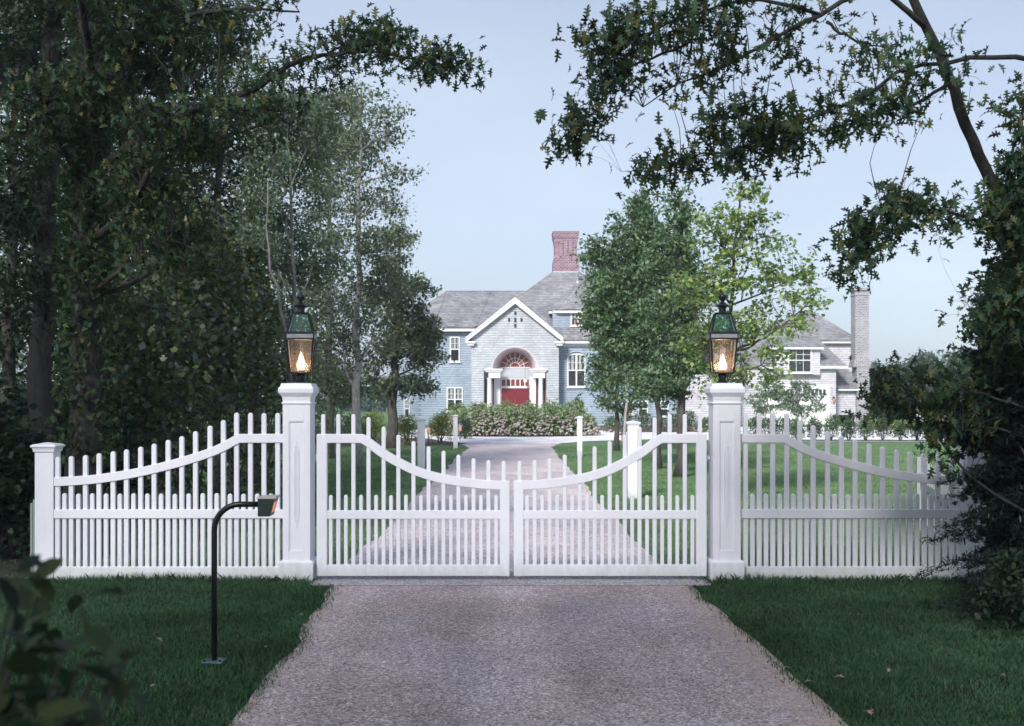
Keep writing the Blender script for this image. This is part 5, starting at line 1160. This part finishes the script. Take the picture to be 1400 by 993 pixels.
hedge('long low yellow topped hedge right of the slim chimney behind the shrub row', GX(1192, 64), GX(1262, 64), 64, 65, .45, 'lf_gold', 202, 4000)

# far trees at the right
for i, (px, Y, top, w, kind) in enumerate(((1212, 100, 498, 24, 0), (1262, 105, 482, 32, 1), (1300, 110, 492, 30, 0), (1345, 104, 488, 34, 1), (1395, 108, 480, 36, 0), (1225, 96, 520, 22, 1), (1450, 100, 470, 40, 0))):
    x = GX(px, Y)
    make_tree('distant_tree', 'distant tree on the right skyline, %s' % ['nearest the chimney and lower', 'the feathery pine like one with a ragged top', 'in the gap right of the feathery one', 'partly behind the dark branches', 'behind the dark branches near the right edge', 'short one just right of the chimney foot', 'at the right edge of the picture'][i], 'distant trees on the right', tr(px, Y, top + 4), .2,
              [BL(px - w * .4, top + 26, Y, w * .6, 18, 1), BL(px + w * .4, top + 22, Y, w * .6, 18, 1), BL(px, top + 12, Y, w * .5, 13, .8), BL(px, top + 46, Y, w * .85, 20, 1), BL(px - w * .2, top + 60, Y, w * .8, 18, 1)], nclump=22, lpc=34, cr=.75, leaf=.34, ml='lf_farpine', seed=210 + i, twig=.03)

# the oak at the right
ry = 8.6
make_tree('oak_tree', 'dark oak at the right edge, its limbs arching over the sky and the right fence', None,
          [(GX(1455, ry), ry, 0), V(1450, 650, ry), V(1440, 450, ry), V(1402, 330, ry), V(1352, 243, ry - .1), V(1325, 180, ry - .3), V(1298, 105, ry - .5), V(1268, 40, ry - .6), V(1235, -30, ry - .7)], .062,
          [BL(1390, 400, 8.6, 40, 60, .7), BL(1385, 300, 8.3, 34, 44, .8), BL(1400, 245, 8.4, 30, 30, .4), BL(1405, 480, 9.2, 50, 40, .6), BL(1335, 545, 9.5, 50, 26, .45), BL(1255, 555, 9.7, 46, 24, .42), BL(1400, 150, 8.5, 30, 70, .25)],
          limbs=[([V(1420, 84, 8.4), V(1360, 78, 8.2), V(1300, 84, 8.0), V(1240, 95, 7.8), V(1180, 128, 7.6), V(1120, 158, 7.5), V(1060, 178, 7.4), V(1010, 203, 7.3), V(940, 215, 7.3)], .020, 44, .13),
                 ([V(1300, 112, 8.1), V(1255, 140, 8.0), V(1215, 150, 7.8), V(1160, 165, 7.7), V(1120, 190, 7.6)], .014, 14, .12),
                 ([V(1268, 40, 8.0), V(1200, -10, 7.8), V(1120, 20, 7.6), V(1060, 52, 7.5), V(1000, 85, 7.4), V(940, 108, 7.3), V(880, 146, 7.3)], .022, 14, .09),
                 ([V(1120, 20, 7.6), V(1040, 0, 7.5), V(960, 15, 7.4), V(890, 45, 7.3), V(830, 68, 7.3), V(795, 75, 7.2)], .014, 42, .14),
                 ([V(940, 60, 7.4), V(890, 80, 7.3), V(850, 100, 7.3), V(815, 150, 7.2), V(785, 175, 7.2), V(758, 205, 7.2)], .010, 22, .09),
                 ([V(1010, 203, 7.3), V(950, 215, 7.3), V(900, 232, 7.2), V(850, 235, 7.2)], .008, 13, .085),
                 ([V(1060, 178, 7.4), V(1010, 150, 7.3), V(985, 160, 7.3)], .010, 9, .13),
                 ([V(1130, 30, 7.6), V(1180, 60, 7.7), V(1240, 60, 7.9)], .012, 5, .12),
                 ([V(1384, 330, 8.6), V(1330, 300, 8.4), V(1270, 288, 8.2), V(1215, 305, 8.1), V(1160, 360, 8.0)], .018, 34, .10),
                 ([V(1270, 288, 8.2), V(1230, 262, 8.1), V(1175, 340, 8.0), V(1160, 375, 8.0)], .010, 18, .08),
                 ([V(1405, 470, 8.7), V(1360, 440, 8.6), V(1325, 425, 8.5)], .012, 7, .10),
                 ([V(1405, 560, 9), V(1330, 535, 9.1), V(1270, 525, 9.1), V(1215, 530, 9.2), V(1190, 565, 9.2)], .012, 26, .13),
                 ([V(1405, 600, 9), V(1340, 585, 9.1), V(1290, 600, 9.2), V(1262, 625, 9.2)], .009, 12, .10)],
          nclump=74, lpc=12, cr=.15, leaf=.082, tmpl=TL, ml='lf_oak', mb='bark_dark', seed=301, r1=.03, tilt=1.15, twig=.004, flatten=.85, wob=.006, limr=.4, limbf=1.45)
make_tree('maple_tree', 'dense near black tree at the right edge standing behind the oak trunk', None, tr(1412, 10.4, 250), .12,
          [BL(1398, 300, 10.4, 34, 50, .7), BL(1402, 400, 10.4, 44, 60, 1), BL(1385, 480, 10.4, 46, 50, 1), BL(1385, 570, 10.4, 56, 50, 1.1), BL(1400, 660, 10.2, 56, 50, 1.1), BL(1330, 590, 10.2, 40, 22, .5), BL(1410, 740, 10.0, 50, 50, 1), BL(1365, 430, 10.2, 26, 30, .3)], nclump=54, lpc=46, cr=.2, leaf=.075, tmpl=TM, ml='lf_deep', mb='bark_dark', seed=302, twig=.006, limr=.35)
# hemlock below it
hx, hyy = GX(1408, 9.3), 9.3
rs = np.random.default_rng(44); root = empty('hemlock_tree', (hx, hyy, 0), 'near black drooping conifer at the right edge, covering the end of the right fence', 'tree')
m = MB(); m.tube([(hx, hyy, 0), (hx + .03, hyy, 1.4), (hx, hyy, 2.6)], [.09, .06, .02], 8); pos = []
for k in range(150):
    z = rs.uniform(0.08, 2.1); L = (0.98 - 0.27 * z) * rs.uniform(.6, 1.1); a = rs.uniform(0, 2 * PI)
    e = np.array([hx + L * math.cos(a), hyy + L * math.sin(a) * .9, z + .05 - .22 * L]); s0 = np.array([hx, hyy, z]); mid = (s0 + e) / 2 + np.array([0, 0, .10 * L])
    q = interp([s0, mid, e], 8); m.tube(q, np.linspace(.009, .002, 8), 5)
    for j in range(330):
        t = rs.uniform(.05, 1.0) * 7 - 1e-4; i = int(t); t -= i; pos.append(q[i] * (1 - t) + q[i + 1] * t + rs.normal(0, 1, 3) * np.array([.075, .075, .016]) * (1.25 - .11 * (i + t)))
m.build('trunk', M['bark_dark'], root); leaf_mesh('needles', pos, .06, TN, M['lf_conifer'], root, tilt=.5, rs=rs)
make_bush('woodland_shrub', 'dark small leaved shrub behind the hemlock at the right edge of the picture', sg, (GX(1392, 12.6), 12.6, 0), (.75, .7, 2.3), 4500, .055, TO, 'lf_oak', 310, lumps=12)
make_bush('woodland_shrub', 'low dark shrub at the foot of the hemlock, bottom right', sg, (GX(1420, 8.6), 8.6, 0), (.55, .5, .55), 1600, .05, TO, 'lf_deep', 311, lumps=8)
# close bush at the bottom left corner
def close_bush():
    rs = np.random.default_rng(91); root = empty('foreground_shrub', (-1.05, 2.0, 0), 'blurred dark leafy shrub close to the camera in the bottom left corner', 'shrub')
    m = MB(); pos = []
    for k in range(32):
        px = 10 * (k // 16) + [5, 30, 60, 20, 90, 50, 110, 10, 75, 140, 40, 0, 60, 100, 170, 20][k % 16]; py = 30 * (k // 16) + [790, 800, 840, 850, 880, 900, 905, 910, 930, 900, 960, 960, 985, 960, 905, 1010][k % 16]
        Y = rs.uniform(1.6, 2.2); e = np.array(P(px, py, Y)); s0 = np.array([-1.05 + rs.normal(0, .07), 2.0 + rs.normal(0, .07), 0])
        q = interp([s0, (s0 + e) / 2 + np.array([-.08, 0, .08]), e], 9); m.tube(q, np.linspace(.006, .002, 9), 5)
        for j in range(11): pos.append(q[min(8, 4 + j // 2)] + rs.normal(0, .032, 3))
    m.build('stem', M['bark_dark'], root); leaf_mesh('foliage', pos, .058, TO, M['lf_close'], root, tilt=.7, rs=rs)
close_bush()

# unseen trees added out of frame to shade the drive and gate
for i, (x, y, h, rr) in enumerate(((-5.8, 1.6, 11.5, 4.6), (5.0, -0.5, 11.0, 4.4), (-4.4, -5.0, 12.0, 4.6), (3.5, -9.0, 12.5, 4.8), (9.0, 3.5, 10.5, 3.6), (-11, 4.5, 11, 4.0))):
    make_tree('shade_tree', 'unseen tree added out of frame for its shade', 'shade trees added out of frame', [(x, y, 0), (x + .1, y, h * .35), (x, y + .1, h * .6), (x, y, h * .85)], .24,
              [((x + a * rr * .5, y + b * rr * .5, h * c), (rr * .6, rr * .6, h * .2), 1) for a, b, c in ((-1, 0, .6), (1, 0, .62), (0, 1, .6), (0, -1, .6), (0, 0, .85), (.7, .7, .75), (-.7, .7, .75))], nclump=(9 if i < 2 else 21), lpc=(12 if i < 2 else 18), cr=.7, leaf=.30, tmpl=TQ, ml='lf_wood', mb='bark_dark', seed=400 + i)

# ------------------------------------------------------------------ grass and litter
def grass(name, n, xr_, yr_, h, w, mat, label, keep, seed, clumpf=None):
    rs = np.random.default_rng(seed)
    x = rs.uniform(*xr_, n); u = rs.uniform(0, 1, n); y = yr_[0] + (yr_[1] - yr_[0]) * u
    k = keep(x, y, rs); x, y = x[k], y[k]; n = len(x)
    if name == 'front_grass':   # thin worn spots and taller tufts
        th = np.sin(x * 3.1 + 2 * np.sin(y * 2.3)) * np.sin(y * 2.7 + 1.7 * np.sin(x * 1.9)); kk = rs.uniform(0, 1, n) < np.clip(1.15 + 0.75 * th, .3, 1); x, y = x[kk], y[kk]; n = len(x)
    nz = 0.5 + 0.5 * np.sin(x * 2.3 + 1.3 * np.sin(y * 1.7)) * np.cos(y * 1.9 + np.sin(x * 1.1))
    hh = h * (0.55 + 0.6 * nz) * rs.uniform(.55, 1.35, n); a = rs.uniform(0, 2 * PI, n); l = rs.normal(0, .38, (n, 2)) * hh[:, None]
    ww = w * rs.uniform(.7, 1.4, n) / 2; dx, dy = np.cos(a) * ww, np.sin(a) * ww
    z0 = np.zeros(n) + 0.004
    v = np.stack([np.stack([x - dx, y - dy, z0], -1), np.stack([x + dx, y + dy, z0], -1),
                  np.stack([x + dx * .8 + l[:, 0] * .35, y + dy * .8 + l[:, 1] * .35, hh * .6], -1), np.stack([x + l[:, 0], y + l[:, 1], hh * .95], -1), np.stack([x - dx * .8 + l[:, 0] * .35, y - dy * .8 + l[:, 1] * .35, hh * .6], -1)], 1)
    me = bpy.data.meshes.new(name); me.vertices.add(n * 5); me.vertices.foreach_set('co', v.reshape(-1).astype(np.float32))
    me.loops.add(n * 5); me.loops.foreach_set('vertex_index', np.arange(n * 5, dtype=np.int32))
    me.polygons.add(n); me.polygons.foreach_set('loop_start', np.arange(0, n * 5, 5, dtype=np.int32)); me.update(calc_edges=True)
    o = finish(me, name, mat, None, (0, 0, 0)); tag(o, label, 'grass', kind='stuff'); return o
Ln, Rn, Lf, Rf = (np.array(q) for q in (Lnear, Rnear, Lfar, Rfar))
def keep_front(x, y, rs):
    l = np.interp(y, Ln[:, 1], Ln[:, 0]); r_ = np.interp(y, Rn[:, 1], Rn[:, 0])
    l = np.where(y > 10.75, -1.95, l); r_ = np.where(y > 10.75, 1.92, r_)
    d = np.maximum(l - x, x - r_)
    vis = (abs(x) < 0.5 * y + .4)
    return (d > rs.normal(-.02, .05, len(x))) & vis & ~((abs(abs(x) - PX) < .16) & (abs(y - 11.25) < .16))
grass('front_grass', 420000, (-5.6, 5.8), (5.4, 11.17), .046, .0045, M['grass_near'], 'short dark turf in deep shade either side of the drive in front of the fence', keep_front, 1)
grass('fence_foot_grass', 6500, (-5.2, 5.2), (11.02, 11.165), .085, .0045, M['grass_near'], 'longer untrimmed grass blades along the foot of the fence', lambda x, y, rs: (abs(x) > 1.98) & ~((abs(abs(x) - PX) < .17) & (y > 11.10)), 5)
def keep_back(x, y, rs):
    l = np.interp(y, Lf[:, 1], Lf[:, 0]); r_ = np.interp(y, Rf[:, 1], Rf[:, 0]); d = np.maximum(l - x, x - r_)
    wood = np.interp(y, [11.3, 17, 25, 31, 40, 46], [-4.75, -6.4, -7.4, -8.0, -7.3, -8.5])
    return (d > rs.normal(0, .05, len(x))) & (abs(x) < .48 * y + .5) & (x > wood + rs.normal(0, .3, len(x))) & (rs.uniform(0, 1, len(x)) < np.clip(16 / y, .3, 1) ** 1.0)
grass('back_lawn_grass', 420000, (-9, 21), (11.25, 43), .045, .011, M['grass_far'], 'mown green lawn inside the gate, both sides of the pale drive', keep_back, 2)

rs = np.random.default_rng(12)
spots = [(150, 955, 1.1), (165, 945, 1.3), (218, 885, .8), (210, 950, .6), (345, 965, 1.0), (390, 905, .9), (340, 972, .8), (365, 895, .6), (620, 840, .5), (700, 950, .6), (1108, 945, 1.0), (1148, 938, .9), (1186, 988, 1.4), (1012, 880, .8), (1075, 925, .8), (1175, 850, .7), (1370, 935, .8), (412, 850, .6), (1215, 928, .6), (560, 935, .5)]
proto = None
for i, (px, py, s_) in enumerate(spots):
    Y = GY(py); x = GX(px, Y); onroad = (-1.6 < x < 1.75)
    ang = rs.uniform(0, 6.28); 
    if proto is None:
        t_ = TL.copy() * .07; t_[:, 2] += 0.03 * np.abs(t_[:, 0]) + .006
        me = bpy.data.meshes.new('fallen_leaf'); me.from_pydata([tuple(p) for p in t_], [], [tuple(range(len(t_)))]); me.materials.append(M['dead'])
        proto = bpy.data.objects.new('fallen_leaf', me); col.objects.link(proto); o = proto
    else:
        o = proto.copy(); col.objects.link(o)
    o.location = (x, Y, .018 if onroad else .055); o.rotation_euler = (rs.normal(0, .25), rs.normal(0, .25), ang); o.scale = (s_, s_, s_)
    tag(o, 'dry brown leaf lying on the grey drive' if onroad else 'dry pale leaf lying on the dark grass before the fence', 'leaf', 'fallen leaves on the drive' if onroad else 'fallen leaves on the grass')

hz_m = bpy.data.materials.new('thin_haze'); hz_m.use_nodes = True
for n_ in list(hz_m.node_tree.nodes): hz_m.node_tree.nodes.remove(n_)
ho = hz_m.node_tree.nodes.new('ShaderNodeOutputMaterial'); hv = hz_m.node_tree.nodes.new('ShaderNodeVolumePrincipled')
hv.inputs['Color'].default_value = (0.90, 0.94, 1.0, 1); hv.inputs['Density'].default_value = 0.0009; hv.inputs['Anisotropy'].default_value = 0.2
hz_m.node_tree.links.new(hv.outputs[0], ho.inputs['Volume'])
m = MB(); m.box(-620, 620, -220, 920, -1.0, 17.0); tag(m.build('haze', hz_m), 'thin pale blue haze softening the house and the far trees', 'haze', kind='stuff')

# ------------------------------------------------------------------ sky, sun, camera
SUN_EL, SUN_AZ = R(33), R(203)      # azimuth measured from +Y clockwise: behind the camera, a little to the left
w = bpy.data.worlds.new('World'); sc.world = w; w.use_nodes = True; nt = w.node_tree
for n_ in list(nt.nodes): nt.nodes.remove(n_)
wo = nt.nodes.new('ShaderNodeOutputWorld'); bg = nt.nodes.new('ShaderNodeBackground'); nt.links.new(bg.outputs[0], wo.inputs[0])
sky = nt.nodes.new('ShaderNodeTexSky'); sky.sky_type = 'NISHITA'; sky.sun_disc = False; sky.sun_elevation = SUN_EL; sky.sun_rotation = SUN_AZ
sky.air_density = 1.0; sky.dust_density = 2.0; sky.ozone_density = 1.5
tc = nt.nodes.new('ShaderNodeTexCoord')
mp = nt.nodes.new('ShaderNodeMapping'); mp.inputs['Scale'].default_value = (1, 1, 2.4); nt.links.new(tc.outputs['Generated'], mp.inputs[0])
cl = ramp(nt, noise(nt, mp.outputs[0], 1.6, 5, .5), [(0.25, (0.55,) * 3), (0.75, (0.85,) * 3)])
sz_ = nt.nodes.new('ShaderNodeSeparateXYZ'); nt.links.new(tc.outputs['Generated'], sz_.inputs[0])
grad = ramp(nt, sz_.outputs[2], [(0.0, (8.0, 9.3, 10.6)), (0.12, (7.0, 8.3, 9.9)), (0.36, (5.3, 6.2, 8.1)), (1.0, (4.4, 5.2, 7.4))])
blot = ramp(nt, noise(nt, mp.outputs[0], 2.2, 3, .5), [(0.35, (0.93, 0.92, 0.95)), (0.7, (1.08, 1.07, 1.03))])
hazec = mixc(nt, 1.0, grad, blot, 'MULTIPLY')
skc = mixc(nt, cl, sky.outputs[0], hazec)
nt.links.new(skc, bg.inputs[0]); bg.inputs[1].default_value = 0.061
ld = bpy.data.lights.new('sun', 'SUN'); ld.energy = 2.7; ld.angle = R(12); ld.color = (1.0, 0.97, 0.94)
lo = bpy.data.objects.new('sun', ld); col.objects.link(lo)
from mathutils import Vector
dirv = Vector((math.sin(SUN_AZ) * math.cos(SUN_EL), math.cos(SUN_AZ) * math.cos(SUN_EL), math.sin(SUN_EL)))
lo.rotation_euler = (-dirv).to_track_quat('-Z', 'Y').to_euler(); lo.location = dirv * 40

cd = bpy.data.cameras.new('camera'); cam = bpy.data.objects.new('camera', cd); col.objects.link(cam); sc.camera = cam
cam.location = (0, 0, CH); cam.rotation_euler = (R(90), 0, 0)
cd.sensor_width = 36.0; cd.lens = F / 1400 * 36.0; cd.shift_y = -(496.5 - 545) / 1400; cd.clip_start = .05; cd.clip_end = 2000
cd.dof.use_dof = True; cd.dof.focus_distance = 13.0; cd.dof.aperture_fstop = 4.0

sc.view_settings.view_transform = 'Standard'; sc.view_settings.look = 'None'; sc.view_settings.gamma = 1.0
sc.view_settings.exposure = 0.91
sc.cycles.max_bounces = 6; sc.cycles.diffuse_bounces = 3; sc.cycles.glossy_bounces = 2; sc.cycles.transmission_bounces = 3; sc.cycles.transparent_max_bounces = 8
sc.cycles.use_denoising = True; sc.cycles.caustics_reflective = False; sc.cycles.caustics_refractive = False
sc.cycles.use_adaptive_sampling = True; sc.cycles.adaptive_threshold = 0.02
